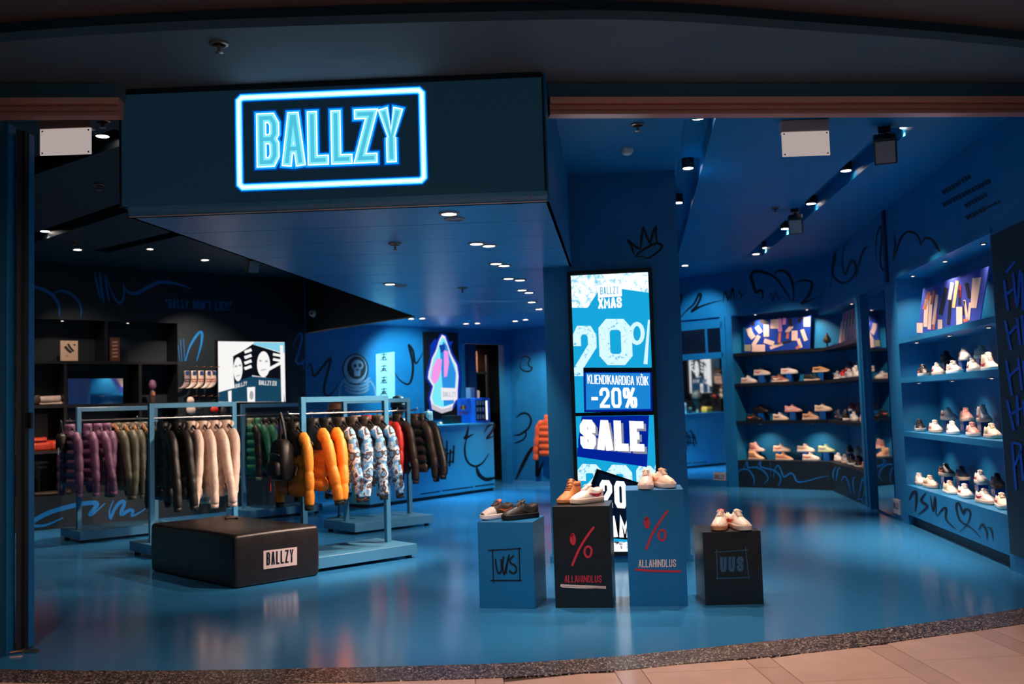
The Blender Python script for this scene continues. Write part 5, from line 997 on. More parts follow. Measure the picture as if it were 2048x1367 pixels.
# small boxed figure
p = lsh(305, 805, LZ[2]+.001, .15); t = thing('toy_figure', 'small dark figure with purple head on the black shelf', 'figure', p, RA)
B().lathe([(.04, 0), (.045, .08), (.035, .16), (.02, .18)], n=12).make('torso', f_coal, t, smooth=True); B().lathe([(.02, .18), (.05, .21), (.055, .26), (.04, .31), (.005, .33)], n=12).make('head', f_pur, t, smooth=True); B().box((0, -.045, .13), (.04, .01, .05)).make('chest_plate', M('amber', (170, 110, 80), .4), t)

# ------------------------------------------------------------------ pegboard with socks and small goods
pegs = []
def lw_w(x, y, off): return onw(x, y, LW, off)
m_sock = fab('white_sock', (224, 206, 190)); m_sockg = fab('grey_sock', (150, 134, 136)); m_copper = M('copper_peg', (190, 130, 104), .4, metal=.8)
for r_, y in enumerate((735, 793)):
    for c_, x in enumerate((384, 399, 414, 429)):
        p = lw_w(x, y, .0); t = thing('wall_peg', '%s copper peg from the shelf in the %s row on the black wall' % (ordn[c_], 'upper' if r_ == 0 else 'lower'), 'peg', p, RA); B().cyl((0, .02, 0), (0, -.16, .01), .006, n=8).make('rod', m_copper, t); B().lathe([(.010, -.004), (.012, 0), (.010, .004)], (0, -.16, .01), 10).make('tip', m_copper, t)
def sock(x, y, mt, lab, dx=0.0, off=.10, s_=1.0):
    p = lw_w(x, y, off); t = thing('sock_pack', lab, 'socks', p, RA, 'sock packs on the pegs')
    for k in (0, 1):
        b = B(); rings = []; path = [(0, 0, 0), (0, 0, -.08), (0, 0, -.16), (-.03, 0, -.22), (-.09, 0, -.25)]
        for i, q in enumerate(catmull(path, 4)): w_ = .042*(1-.1*abs(i-8)/8); rings.append([(q[0]+w_*math.cos(a), q[1]+.016*k+.012*math.sin(a), q[2]) for a in [2*math.pi*j/10 for j in range(10)]])
        b.loft(rings); b.make('sock', mt, t, smooth='all')
    B().box((0, -.018, -.03), (.05, .004, .05)).make('paper_band', M('navy_card', (28, 60, 120), .5), t)
    for k in range(2): B().box((0, -.0145, -.12-.03*k), (.08, .003, .01)).make('stripe', M('rust_stripe', (190, 96, 60), .6) if mt is m_sock else m_gd, t)
for i, (x, mt, l) in enumerate(((374, m_sockg, 'grey sock pack at the edge of the peg row'), (388, m_sock, 'white socks with orange stripes on the second peg'), (402, m_sock, 'white socks with dark stripes on the third peg'), (417, m_sock, 'white sock pack on the last but one peg'), (427, m_sock, 'white sock pack nearest the TV'))): sock(x, 741, mt, l, off=.11 if i else .07)
for x, y, mt, lab, w, h in ((381, 800, m_sock, 'round cream pouch on the lower wall pegs', .07, .10), (382, 818, m_sock, 'cream fluffy pouch above the cream puffers', .09, .14), (399, 815, f_coal, 'grey knitted pouch hanging above the cream puffers', .06, .09), (429, 818, f_red, 'red accessory pack hanging below the TV edge', .08, .10), (447, 822, f_navy, 'grey pouch hanging just below the TV corner', .07, .14)):
    p = lw_w(x, y, .08); o = B().lathe([(.3*w, -h/2), (.75*w, -h*.35), (w*.8, 0), (.6*w, h*.35), (.2*w, h/2)], n=14, sy=.5).make('accessory_pouch', mt, None, smooth='all', loc=p, rz=RA); tag(o, lab, 'pouch', 'small goods on the wall pegs')

# ------------------------------------------------------------------ wall TV with a street billboard picture
T0, T1 = onw(436, 745, LW, .06), onw(570, 745, LW, .06); zt1, zt0 = float(onw(500, 683, LW, .06)[2]), float(onw(500, 808, LW, .06)[2])
tv = thing('wall_tv', 'bright wall TV on the black wall showing a billboard street picture', 'tv', (*((T0+T1)[:2]/2), zt0)); TVP = LW
u3 = np.array([ad[0], ad[1], 0]); nl = pnorm(LW)
wpar(B().plate([T0-u3*.02+[0, 0, zt0-.02-T0[2]], T1+u3*.02+[0, 0, zt0-.02-T1[2]], T1+u3*.02+[0, 0, zt1+.02-T1[2]], T0-u3*.02+[0, 0, zt1+.02-T0[2]]], -nl, .06).make('casing', m_blackplastic), tv)
tw_ = EM('tv_white', (238, 236, 234), .9); tk = EM('tv_black', (10, 14, 22), 1); tb = EM('tv_sky', (120, 190, 214), 1); tg = EM('tv_grey', (150, 150, 156), 1); tt_ = EM('tv_teal', (20, 60, 84), 1)
def tvp(name, polys, mt, off):
    b = B(); f = pxmap(LW, .061+off)
    for p in polys: patch(b, p, f)
    return wpar(b.make(name, mt), tv)
tvp('picture', [[(436, 682), (569, 684), (571, 803), (437, 804)]], tw_, .002)
tvp('picture', [[(509, 684), (569, 685), (569, 706), (541, 698), (505, 688)]], tb, .003)
tvp('picture', [[(486, 701), (505, 688), (504, 756), (468, 764), (466, 712)], [(505, 688), (541, 699), (566, 707), (566, 760), (504, 750)]], tk, .004)
tvp('picture', [[(468, 764), (504, 752), (566, 758), (566, 774), (505, 770), (470, 778)]], tt_, .005)
tvp('picture', [[(437, 784), (466, 776), (505, 770), (566, 774), (570, 803), (437, 803)]], tt_, .0045)
b = B(); f = pxmap(LW, .068)
for cx, cy, rx, ry in ((476, 738, 9, 24), (527, 728, 13, 26)): disc(b, (cx, cy), rx, ry, f)
patch(b, [(518, 744), (562, 722), (562, 728), (522, 750)], f)
for k in range(4): ribbon(b, [(489, 704+k*11), (503, 699+k*11)], 6, f); 
for k in range(2): ribbon(b, [(546, 708+k*10), (562, 711+k*10)], 5, f)
patch(b, [(494, 774), (510, 773), (510, 803), (495, 803)], f); patch(b, [(560, 690), (566, 690), (568, 803), (563, 803)], f); patch(b, [(456, 782), (463, 780), (463, 803), (457, 803)], f); wpar(b.make('picture', tw_), tv)
b = B(); f = pxmap(LW, .070)
for cx, cy in ((472, 732), (480, 730), (521, 721), (533, 722)): disc(b, (cx, cy), 3, 2, f, 8)
ribbon(b, [(472, 752), (480, 750)], 2, f); ribbon(b, [(522, 740), (532, 738)], 2, f); disc(b, (503, 790), 4, 9, f, 12); wpar(b.make('picture', tg), tv)
b = B(); text(b, 'BALLZY.EU', lambda x, y: onw(x, -y+.05*(x-518), LW, .070), 518, -769, 9, 2.6, 1.0, .8); text(b, 'BALLZY', lambda x, y: onw(x, -y-.28*(x-471), LW, .070), 471, -776, 8, 2.4, .9, .8); wpar(b.make('picture', tw_), tv)

# ------------------------------------------------------------------ counter with goods, LCD figure
cA, cB = np.array(CNT[0]), np.array(CNT[1]); cu = (cB-cA)/np.linalg.norm(cB-cA); cn = -pnorm(CNT)[:2]; cA2 = cA-cu*.95
cnt = thing('sales_counter', 'light blue sales counter with black graffiti at the back of the shop', 'counter', (*((cA2+cB)/2), 0))
m_cnt = M('light_blue_counter', (70, 172, 204), .4, var=.04, scale=3)
def cprism(a, b_, o0, o1, z0, z1): return B().prism([tuple(a+cn*o0), tuple(b_+cn*o0), tuple(b_+cn*o1), tuple(a+cn*o1)], z0, z1)
wpar(cprism(cA2, cB, 0.0, .6, .05, 1.12).make('body', m_cnt), cnt); wpar(cprism(cA2, cB, .04, .56, 0, .05).make('toe_kick', m_black), cnt); wpar(cprism(cA2-cu*.0, cB+cu*.0, -.005, .62, 1.12, 1.15).make('worktop', m_cnt), cnt)
def cpaint(st, mt, nm='graffiti_lettering', tp=.8):
    for w, pts in st:
        b = B(); ribbon(b, catmull(pts, 5) if len(pts) > 2 else pts, w, pxmap(CNT, .004), taper=tp); wpar(b.make(nm, mt), cnt)
cpaint([(5, [(937, 850), (934, 868), (930, 876), (948, 867)]), (4, [(936, 870), (930, 890), (931, 912), (938, 926), (952, 932), (966, 924), (978, 906)]), (7, [(953, 932), (958, 948), (972, 958), (992, 954)]), (4, [(968, 866), (976, 852), (988, 848), (984, 862), (974, 876), (990, 870)]), (3, [(862, 890), (860, 910)])], PK)
cpaint([(3.5, [(866, 935), (872, 905)]), (3.5, [(873, 940), (877, 900), (884, 898)]), (3.5, [(882, 932), (884, 905)]), (3.5, [(888, 934), (889, 902), (892, 898)]), (3.5, [(894, 946), (894, 880)]), (3.5, [(899, 932), (901, 898)]), (3.5, [(906, 926), (908, 890)]), (3, [(868, 918), (908, 902)]), (3, [(872, 930), (906, 922)])], PK, tp=0)
cpaint([(2.2, [(841, 988), (880, 982)]), (2.2, [(884, 981), (946, 973)]), (2.2, [(950, 972), (988, 967)])], PK, 'fine_print', 0)
def onc(x, y, o=.25): p = onw(x, y, CNT, -o); return (p[0], p[1], 1.151)
cr = math.atan2(cu[1], cu[0])
# small drinks fridge
p = onc(948, 840, .22); t = thing('mini_fridge', 'small blue branded drinks fridge with lit glass door on the counter', 'fridge', p, cr-.25)
m_rb = M('blue_frost_print', (14, 84, 200), .35, rgb2=(40, 120, 225), scale=9); fw_, fd_, fh_ = .40, .36, .42
B().box((0, .02, fh_/2), (fw_, fd_, fh_)).make('cabinet', m_rb, t, bev=.006); dfr = B().box((0, -fd_/2+.01, fh_/2), (fw_, .04, fh_)).make('door_frame', m_rb, t, bev=.004)
B().box((.02, -fd_/2-.012, fh_/2), (.24, .006, .34)).make('glass', M('fridge_interior', (24, 40, 70), .1), dfr)
b = B(); b.box((.125, -fd_/2-.017, fh_/2), (.03, .005, .32)); b.make('light_bar', EM('fridge_light', (240, 244, 250), 1.4), dfr)
for z in (.10, .22, .33):
    for k in range(3): B().cyl((-.07+.06*k, -fd_/2-.02, z-.03), (-.07+.06*k, -fd_/2-.02, z+.04), .018, n=10).make('can', M('silver_blue_can', (150, 160, 180), .3, metal=.7), t)
fl = face((-fw_/2-.002, 0.02, 0), (0, 1, 0), (0, 0, 1)); b = B(); disc(b, (0, .27), .05, .04, fl, 14); b.make('logo_sun', M('logo_yellow', (240, 190, 40), .5), t)
b = B(); fl2 = face((-fw_/2-.004, 0.02, 0), (0, 1, 0), (0, 0, 1)); patch(b, [(-.10, .27), (-.05, .31), (-.015, .285), (-.03, .24), (-.08, .235)], fl2); patch(b, [(.10, .27), (.05, .31), (.015, .285), (.03, .24), (.08, .235)], fl2); b.make('logo_mark', m_red, t)
b = B(); text(b, 'RED BULL'.replace('RED BULL', 'RED BULL'), face((-fw_/2-.004, 0.02, 0), (0, -1, 0), (0, 0, 1)), 0, .15, .055, .018, .009, .006, center=True); b.make('logo_lettering', m_red, t)
o = B().box((0, 0, .09), (.12, .10, .18)).make('card_holder', m_white, None, bev=.004, loc=(p[0]-.05, p[1]+.05, 1.151+fh_+.002), rz=cr); tag(o, 'white printed card holder on top of the drinks fridge', 'card holder')
p = onc(904, 835); o = B().box((0, 0, .07), (.26, .2, .14)).make('cash_box', m_blackplastic, None, bev=.004, loc=p, rz=cr); tag(o, 'black flat box beside the drinks fridge on the counter', 'box')
p = onc(857, 842, .2); t = thing('hand_gel_dispenser', 'white hand gel dispenser bottle standing on the counter', 'dispenser', p, cr); B().box((0, 0, .11), (.13, .08, .22)).make('bottle', m_white, t, bev=.012); B().cyl((0, 0, .22), (0, 0, .25), .02).make('pump', m_white, t); B().box((0, -.042, .11), (.09, .004, .12)).make('label_card', M('print_grey', (170, 160, 160), .6), t)
p = onc(838, 848, .22); t = thing('card_reader', 'black card reader with small screen near the hand gel', 'card reader', p, cr); B().box((0, 0, .06), (.09, .12, .10), rx=.5).make('body', m_blackplastic, t, bev=.006); B().box((0, -.045, .10), (.06, .004, .05), rx=.5).make('screen', m_tagp, t)
p = onc(880, 846, .2); o = B().lathe([(.04, 0), (.045, .02), (.03, .04), (.0, .045)], n=12).make('tape_roll', m_copper, None, smooth=True, loc=p); tag(o, 'small orange-brown roll on the counter before the black box', 'roll')
# mannequin busts with hats on the hidden end of the counter
def bust(x, y, lab, hat, q=None):
    p = onc(x, y, .3) if q is None else q; t = thing('mannequin_bust', lab, 'mannequin', p if q is None else (q[0], q[1], 0), cr); up = 0.0
    if q is not None: B().lathe([(.16, 0), (.16, .012), (.03, .03), (.02, .05)], n=20).make('foot_plate', m_grey, t, smooth=True); B().cyl((0, 0, .03), (0, 0, q[2]), .014).make('pole', m_grey, t); up = q[2]
    B().lathe([(r_, up+z_) for r_, z_ in ((.09, 0), (.09, .02), (.045, .05), (.05, .14), (.085, .20), (.10, .28), (.095, .34), (.06, .40), (.01, .43))], n=16, sy=1.15).make('head', m_blackplastic, t, smooth='all')
    h = thing(hat[0], hat[1], 'hat', (p[0], p[1], p[2]+.30), cr)
    if hat[0] == 'beanie': B().lathe([(.112, 0), (.118, .02), (.116, .06), (.118, .07), (.108, .12), (.07, .17), (.01, .19)], n=18).make('knit', f_hat, h, smooth='all'); B().lathe([(.120, 0), (.123, .03), (.118, .055)], n=18).make('cuff', f_hat2, h, smooth='all')
    else: B().lathe([(.19, -.035), (.188, -.03), (.12, .02), (.116, .08), (.105, .11), (.01, .115)], n=22).make('crown', f_hat, h, smooth='all'); B().lathe([(.19, -.038), (.192, -.032), (.12, .022), (.118, .015)], n=22).make('brim', f_hat2, h, smooth='all')
    return p
f_hat = fab('brown_wool', (120, 86, 66)); f_hat2 = fab('dark_wool', (60, 46, 42))
bust(797, 848, 'black mannequin head behind the dark jackets on the counter', ('beanie', 'brown knitted beanie on the mannequin head by the counter'))
bust(676, 856, 'black mannequin head behind the orange and camouflage jackets', ('bucket_hat', 'brown bucket hat on the mannequin head above the orange jackets'), (-2.36, 13.3, 1.12))
p = onc(806, 850, .12); o = fold(B(), .22, .16, 0, .12, 21).make('folded_scarf', f_org, None, smooth='all', loc=p, rz=cr); tag(o, 'bright orange folded scarf under the beanie mannequin', 'scarf')
# LCD panel with a hooded figure graphic
A_, C_2 = onw(849, 745, LW, .03), onw(918, 745, LW, .03); z1, z0 = float(onw(883, 664, LW, .03)[2]), float(onw(883, 836, LW, .03)[2])
lcd = thing('poster_display', 'tall black display with glowing hooded figure behind the counter', 'display', (*((A_+C_2)[:2]/2), z0))
wpar(B().plate([(A_[0], A_[1], z0), (C_2[0], C_2[1], z0), (C_2[0], C_2[1], z1), (A_[0], A_[1], z1)], -nl, .03).make('panel', M('black_display_panel', (22, 20, 22), .2)), lcd)
fig = [(884, 669), (878, 680), (872, 700), (864, 716), (857, 745), (856, 756), (866, 772), (860, 796), (864, 812), (884, 819), (904, 814), (914, 795), (917, 752), (914, 730), (902, 708), (896, 690), (890, 672)]
def lc(name, polys, mt, off):
    b = B()
    for q in polys: patch(b, q, pxmap(LW, .031+off))
    wpar(b.make(name, mt), lcd)
cxm, cym = 886, 750
lc('figure_glow', [[(cxm+(x-cxm)*1.06+(-3 if x < cxm else 3), cym+(y-cym)*1.03) for x, y in fig]], EM('lcd_blue', (14, 50, 170), .8), .001)
lc('figure_glow', [[(860, 690), (870, 676), (876, 684), (866, 716), (860, 722)], [(896, 684), (906, 682), (900, 694)], [(858, 806), (868, 812), (866, 822), (860, 822)]], MATS['lcd_blue'], .0015)
lc('figure_outline', [[(cxm+(x-cxm)*1.0, cym+(y-cym)*1.0) for x, y in fig]], EM('lcd_white', (236, 232, 240), .85), .003)
lc('figure_coat', [[(cxm+(x-cxm)*.86, cym+(y-cym)*.93) for x, y in fig]], EM('lcd_cyan', (110, 214, 228), 1.0), .005)
lc('figure_shade', [[(887, 682), (894, 690), (900, 712), (912, 745), (908, 806), (888, 812), (884, 760), (880, 700)]], EM('lcd_mid', (40, 130, 205), 1.0), .006)
lc('figure_patch', [[(874, 716), (884, 718), (882, 742), (876, 762), (868, 768), (862, 756), (866, 732)], [(888, 700), (896, 702), (898, 724), (894, 752), (888, 754)]], EM('lcd_pink', (224, 140, 214), 1.0), .008)
lc('figure_face', [[(878, 690), (890, 688), (890, 700), (882, 706)]], EM('lcd_dark', (20, 60, 150), 1.0), .008); lc('figure_badge', [[(882, 775), (915, 776), (915, 799), (883, 800)]], MATS['lcd_white'], .009)
b = B(); text(b, 'BALLZY', lambda x, y: onw(x, -y, LW, .042), 886, -793, 10, 2.6, 1.0, 1.0); wpar(b.make('lettering', EM('lcd_grey', (150, 170, 190), .8)), lcd)
lc('figure_base', [[(862, 806), (884, 818), (906, 812), (904, 820), (884, 826), (864, 818)]], EM('lcd_silver', (190, 184, 196), .9), .007)
# lone orange jacket on a wall hook behind the pillar
p = onw(1096, 838, BW, .17); t = thing('puffer_jacket', 'lone orange puffer hanging on the wall just left of the screen pillar', 'jacket', (p[0], p[1], p[2]+.12), .73)
inst('body', MESH[('body', 'puff')], fab('neon_orange', (240, 100, 50)), t)
for s_ in (-1, 1): inst('sleeve', md(('sleeve', 'puff', s_, .1), lambda: jsleeve(s_, .63, nq=5, pinch=.28, out=.1)), MATS['fabric_neon_orange'], t)
inst('collar', MESH['collar'], MATS['fabric_neon_orange'], t)
h = thing('wall_hook', 'chrome wall hook carrying the lone orange puffer', 'hook', (p[0], p[1], p[2]+.12), .73); B().tube([(.0, 0, -.06), (.0, 0, .03), (.06, 0, .04), (.158, 0, .04)], .006, 8).make('arm', m_chrome, h); B().cyl((.158, 0, .04), (.166, 0, .04), .025).make('wall_plate', m_chrome, h)

# ------------------------------------------------------------------ ceiling things
def exit_box(x0, x1, ya, yb, yc, z, label):
    cx = (x0+x1)/2; d = (HC-z)  # noqa
    p = onz(cx, ya, z); w = (x1-x0)/FPX*p[1]*1.0; h1 = (yb-ya)/FPX*p[1]; h2 = (yc-yb)/FPX*p[1]
    t = thing('exit_light_box', label, 'emergency light', (p[0], p[1], z), -.02); B().box((0, .03, -h1/2), (w*.99, .09, h1)).make('bracket', M('grey_beige_plastic', (236, 200, 186), .5), t, bev=.004); pl_ = B().box((0, 0, -h1-h2/2), (w, .012, h2)).make('acrylic_plate', EM('frosted_acrylic', (206, 190, 186), .55), t, bev=.002, seg=1)
    for sx_2 in (-1, 1):
        for sz in (-h1-.015, -h1-h2+.015): B().cyl((sx_2*(w/2-.018), -.008, sz), (sx_2*(w/2-.018), .008, sz), .006, n=8).make('screw', m_gd, t)
exit_box(79, 184, 236, 258, 312, ZC-.002, 'blank frosted exit light box on the black ceiling')
exit_box(1561, 1657, 240, 264, 314, ZC-.002, 'blank frosted exit light box on the blue ceiling')
m_spr = M('copper_sprinkler', (200, 150, 130), .3, metal=.9)
def sprinkler(x, y, z, lab):
    p = onz(x, y, z); t = thing('sprinkler', lab, 'sprinkler', (p[0], p[1], z), 0, 'ceiling sprinklers'); B().lathe([(.052, -.001), (.052, -.010), (.038, -.014), (.036, -.001)], n=20).make('rose', m_spr, t, smooth=True); B().cyl((0, 0, 0), (0, 0, -.05), .010, n=10).make('stem', m_spr, t); B().lathe([(.022, -.052), (.024, -.055), (.008, -.06)], n=14).make('deflector', m_spr, t, smooth=True)
sprinkler(438, 86, ZM, 'sprinkler on the grey mall ceiling above the sign'); sprinkler(205, 240, ZC, 'ring sprinkler on the black ceiling near the exit light'); sprinkler(198, 368, ZC, 'sprinkler further in on the black ceiling'); sprinkler(1275, 248, ZC, 'sprinkler on the blue ceiling above the pillar'); sprinkler(790, 486, ZS, 'sprinkler in the middle of the blue dropped ceiling'); sprinkler(925, 575, ZS, 'sprinkler deep on the blue dropped ceiling'); sprinkler(1550, 415, ZC, 'sprinkler between the two lamp slots of the blue ceiling'); sprinkler(148, 481, ZC, 'sprinkler low over the black wall shelves')
p = onz(1254, 297, ZC); t = thing('smoke_detector', 'white round smoke detector on the blue ceiling beside the pillar', 'smoke detector', (p[0], p[1], ZC)); B().lathe([(.052, 0), (.052, -.018), (.046, -.03)], n=24).make('base', m_white, t, smooth=True); B().lathe([(.044, -.03), (.040, -.044), (.026, -.054), (.0, -.056)], n=24).make('dome', m_white, t, smooth=True)
p = onw(628, 626, HDR, .0); t = thing('security_camera', 'small white dome camera on the black bulkhead', 'camera', p, math.atan2(hn[1], hn[0])); B().lathe([(.06, 0), (.06, .02), (.045, .03)], n=18).make('base', m_white, t, smooth=True); t.rotation_euler[1] = 0
bpy.data.objects.remove(t.children[0]) if t.children else None
B().tube([(0, 0, 0), (.03, 0, 0)], [.062, .058], 18).make('base', m_white, t, smooth=True); B().tube([(.03, 0, 0), (.05, 0, 0), (.07, 0, 0), (.08, 0, 0)], [.052, .05, .035, .01], 16).make('dome', m_white, t, smooth='all'); B().tube([(.055, .03, -.01), (.075, .03, -.01)], [.02, .015], 12).make('lens', m_blackplastic, t)
def speaker(x, y, lab, rz, s_=.2):
    p = onz(x, y-30, ZC); t = thing('ceiling_speaker', lab, 'speaker', (p[0], p[1], ZC), rz, 'ceiling speakers'); B().box((0, 0, -.02), (.09, .09, .04)).make('mount', m_blackplastic, t); B().tube([(0, 0, -.03), (0, .02, -.09)], .016, 8).make('arm', m_blackplastic, t)
    B().box((0, .0, -.17), (s_*.85, s_*.75, s_*1.05), rx=.5, ry=.0).make('cabinet', M('charcoal_speaker', (46, 48, 52), .5), t, bev=.008); B().box((0, -.072*s_/.2, -.17-.04*s_/.2), (s_*.72, .012, s_*.86), rx=.5).make('grille', M('speaker_cloth', (168, 158, 154), .8, var=.1, scale=80), t, bev=.004)
speaker(1768, 285, 'square speaker hanging near the entrance end of the lamp slot', -.35); speaker(1590, 448, 'square speaker hanging at the far end of the lamp slot', -.35, .18); speaker(505, 533, 'dark speaker on the black ceiling near the lettering', .5, .18)
# ------------------------------------------------------------------ lamps
m_ring = M('white_lamp_ring', (176, 150, 140), .4)
md('lamp_ring', lambda: B().lathe([(.068, .001), (.068, -.006), (.050, -.010), (.046, .001)], n=24), True); md('lamp_lens', lambda: B().lathe([(.047, -.001), (.047, -.005), (.0, -.006)], n=20), True)
nl_ = [0]
def downlight(x, y, z, label, aim=None, watt=40, col=WARM, lit=True, ang=75, blend=.7, r=1.0, group='recessed downlights'):
    p = onz(x, y, z); t = thing('downlight', label, 'ceiling lamp', (p[0], p[1], z), 0, group); t.scale = (r, r, 1)
    inst('trim_ring', MESH['lamp_ring'], m_ring, t); inst('lens', MESH['lamp_lens'], m_lens if lit else m_lensdim, t)
    if lit and watt:
        a = (0, 0, -1) if aim is None else tuple(np.array(aim)-np.array([p[0], p[1], z])); spot(t, (0, 0, -.02), a, watt*2.2, col, ang, blend)
    return t
D = 'on the blue dropped ceiling'
downlight(898, 426, ZS, 'first lit downlight behind the sign '+D, (-.3, 7.2, 0), 60)
downlight(909, 437, ZS, 'unlit twin beside the first downlight behind the sign', lit=False)
for i, (x, y, aim, w, c) in enumerate(((953, 486, (-2.6, 8.8, .3), 120, WARM), (978, 490, (.6, 7.9, .3), 90, WARM), (992, 526, (-1.7, 9.4, .8), 150, WARM), (1008, 530, (-.2, 9.0, 0), 60, WARM), (1017, 556, (-1.5, 9.7, 1.0), 120, WARM), (1040, 559, (-.1, 10.4, 0), 50, NEUT), (1044, 579, (-1.6, 12.0, 1.0), 140, WARM), (1058, 584, (.1, 11.5, 0), 60, CYAN), (1064, 603, (-3.3, 10.7, 1), 160, WARM), (1078, 617, (-.1, 13.0, 0), 80, CYAN))):
    downlight(x, y, ZS, '%s lit downlight of the row running towards the pillar' % ['first', 'second', 'third', 'fourth', 'fifth', 'sixth', 'seventh', 'eighth', 'ninth', 'tenth'][i], aim, w, c, ang=60)
downlight(780, 567, ZS, 'lone lit downlight above the orange rack', (-3.3, 10.9, .9), 160, WARM, ang=60); downlight(802, 571, ZS, 'unlit twin beside the lone downlight above the racks', lit=False)
for i, (x, y, aim, c, w) in enumerate(((823, 659, (-1.8, 16.9, 1.9), CYAN, 90), (845, 656, (-1.9, 16.8, 1.9), CYAN, 60), (932, 648, (-1.5, 15.3, .8), CYAN, 200), (955, 648, (-.9, 15.9, .7), CYAN, 220), (1030, 641, (.3, 17.8, 1.2), NEUT, 150), (1051, 638, (.2, 16.0, 0), CYAN, 140))):
    q = onz(x, y, ZR); k = min(1.0, 15.4/q[1]) if x < 900 else min(1.0, 16.6/q[1])
    z_ = ZR; p = (q[0]*k, q[1]*k, ZR); t = thing('downlight', '%s lit downlight over the sales counter' % ordn[i], 'ceiling lamp', p, 0, 'recessed downlights'); inst('trim_ring', MESH['lamp_ring'], m_ring, t); inst('lens', MESH['lamp_lens'], m_lens, t); spot(t, (0, 0, -.02), tuple(np.array(aim)-np.array(p)), w*1.6, c, 70, .7)
# heads inside the ceiling slots
md('head', lambda: B().lathe([(.055, .10), (.058, .0), (.050, -.004), (.046, .004)], n=20), True)
def slothead(x, y, label, aim, watt, col=WARM, dz=.07, ang=62):
    p = onz(x, y, ZC+dz); t = thing('spotlight', label, 'ceiling lamp', (p[0], p[1], ZC+dz), 0, 'spotlights in the ceiling slots')
    inst('housing', MESH['head'], m_black, t); inst('lens', MESH['lamp_lens'], m_lens, t, (0, 0, .002)); spot(t, (0, 0, -.02), tuple(np.array(aim)-np.array([p[0], p[1], ZC+dz])), watt*1.6, col, ang, .85)
for i, (x, y, aim, w) in enumerate(((1396, 236, (1.35, 7.1, .6), 130), (1376, 336, (.7, 7.2, .7), 170), (1356, 405, (2.6, 9.6, 0), 190))): slothead(x, y, '%s lit spotlight of the slot above the pillar' % ordn[i], aim, w)
for i, (x, y, aim, w) in enumerate(((1812, 254, (4.0, 8.4, .8), 210), (1692, 341, (4.05, 9.3, .8), 230), (1622, 407, (4.1, 10.2, .8), 210), (1570, 457, (4.5, 13.6, .9), 220), (1532, 495, (4.5, 15.3, .9), 230))): slothead(x, y, '%s lit spotlight of the slot along the sneaker wall' % ordn[i], aim, w, ang=62)
downlight(1370, 530, ZC, 'lit downlight at the far end of the blue ceiling by the pillar', (3.2, 16.6, 2.6), 60, CYAN, ang=50); downlight(1512, 507, ZC, 'lit downlight over the far wall shelves', (4.2, 15.6, 1.2), 90)
for i, (x, y, aim, w) in enumerate(((205, 272, (-4.6, 9.5, 0), 40), (90, 462, (-5.6, 12.6, .9), 90), (226, 286, (-2.9, 8.7, .4), 90), (356, 463, (-3.5, 10.6, 1.0), 110))): slothead(x, y, '%s lit spotlight in the black ceiling slots' % ordn[i], aim, w)
downlight(155, 498, ZC, 'lit downlight on the black ceiling over the wall shelves', (-5.5, 12.9, 2.2), 40, WARM); downlight(410, 519, ZC, 'lit downlight on the black ceiling near the lettering', (-4.4, 14.2, 1.7), 120, WARM); downlight(300, 497, ZC, 'lit downlight over the purple jackets on the black ceiling', (-5.1, 12.0, 1.0), 120, WARM, r=.8)
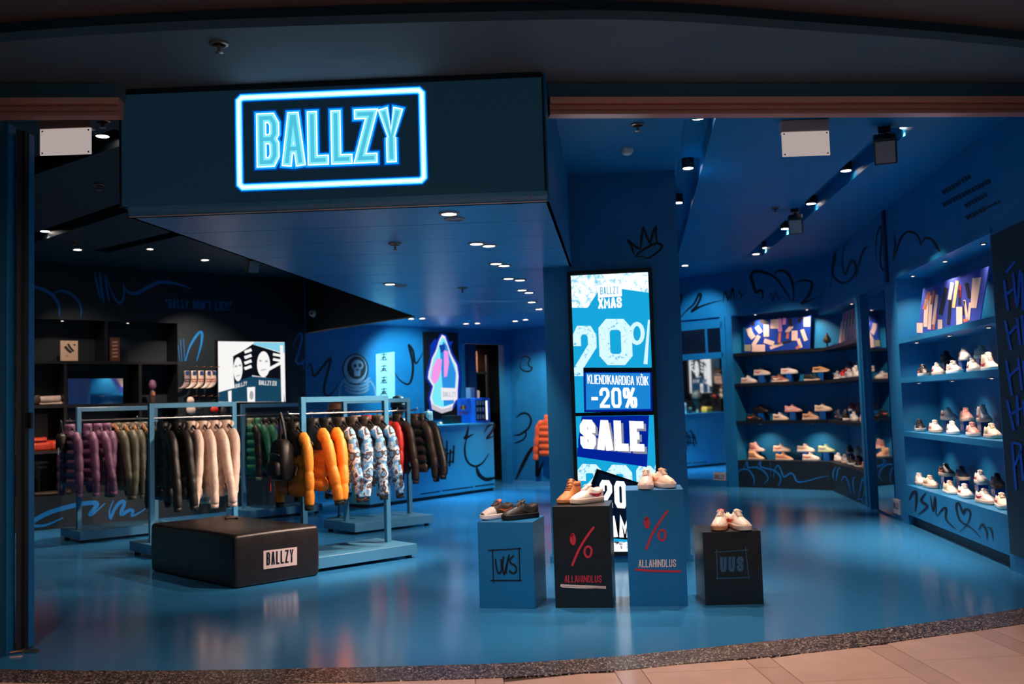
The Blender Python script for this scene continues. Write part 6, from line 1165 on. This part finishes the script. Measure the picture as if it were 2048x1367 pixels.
# small puck lamps under the shelf boards
md('puck', lambda: B().lathe([(.03, .0), (.03, -.010), (.026, -.014)], n=16), True); md('puck_lens', lambda: B().lathe([(.025, -.0135), (.0, -.015)], n=14), True)
m_pl = EM('lit_puck_lens', (255, 230, 216), 5.0)
def puck(p, z, aim, watt, label, col=WARM, ang=120):
    t = thing('shelf_puck_light', label, 'shelf lamp', (p[0], p[1], z), 0, 'shelf puck lights'); inst('housing', MESH['puck'], m_ring, t); inst('lens', MESH['puck_lens'], m_pl, t); spot(t, (0, 0, -.02), tuple(aim), watt, col, ang, .8, .02)
for z, w, nm in ((RZ[4], 34, 'header'), (RZ[3]-.055, 10, 'poster shelf'), (RZ[2]-.055, 10, 'upper shoe shelf'), (RZ[1]-.055, 10, 'middle shoe shelf')):
    for k, Y in enumerate((8.45, 9.5, 10.6)): puck(rwp(Y, .10), z, (.12, 0, -1), w, '%s puck light from the entrance under the %s of the entrance-side unit' % (ordn[k], nm))
for z, w, nm in ((FZ[4], 26, 'header'), (FZ[1]-.05, 13, 'middle shelf')):
    for k, s_ in enumerate((.3, 1.2)): puck(fwp(s_, .10), z, (.1, .1, -1), w, '%s puck light from the corner under the %s of the far wall unit' % (ordn[k], nm))
puck(rwp(13.6, .1), RZ[4], (.1, 0, -1), 16, 'puck light above the legs poster in the corner unit')
puck(lwp(lwt(130), .10), LZ[4], (-.05, .1, -1), 1.6, 'puck light above the cream book on the black shelves', WARM); puck(lwp(lwt(262), .10), LZ[4], (-.05, .1, -1), 1.2, 'puck light above the patterned box on the black shelves', WARM)
# unseen mall downlights, added to light the tiles and shopfront
for i, (x, y, w) in enumerate(((-2.6, 4.2, 130), (-.6, 4.3, 120), (1.2, 4.3, 170), (2.9, 4.6, 120), (.6, 2.6, 120))):
    w *= .78; t = thing('downlight', '%s unseen mall downlight added to light the shopfront' % ordn[i], 'ceiling lamp', (x, y, ZM+.11), 0, 'added mall downlights'); inst('trim_ring', MESH['lamp_ring'], m_ring, t); inst('lens', MESH['lamp_lens'], m_lens, t); spot(t, (0, 0, -.02), (0, .1, -1), w, (1.0, .66, .5), 130, .8, .05)
p = lwp((tD0+tD1)/2+.1, .45); t = thing('stockroom_fill_light', 'unseen warm lamp added inside the stockroom behind the doorway', 'ceiling lamp', (p[0], p[1], 2.69)); B().lathe([(.10, .01), (.10, -.02), (.09, -.03)], n=18).make('housing', m_ring, t, smooth=True); B().lathe([(.088, -.03), (.0, -.034)], n=16).make('lens', m_pl, t); spot(t, (0, 0, -.05), tuple(np.array([*lwp((tD0+tD1)/2+.1, 1.2), 1.0])-np.array([*p, 2.69])), 60, WARM, 150, .8)  # unseen lamp added to brighten the stockroom
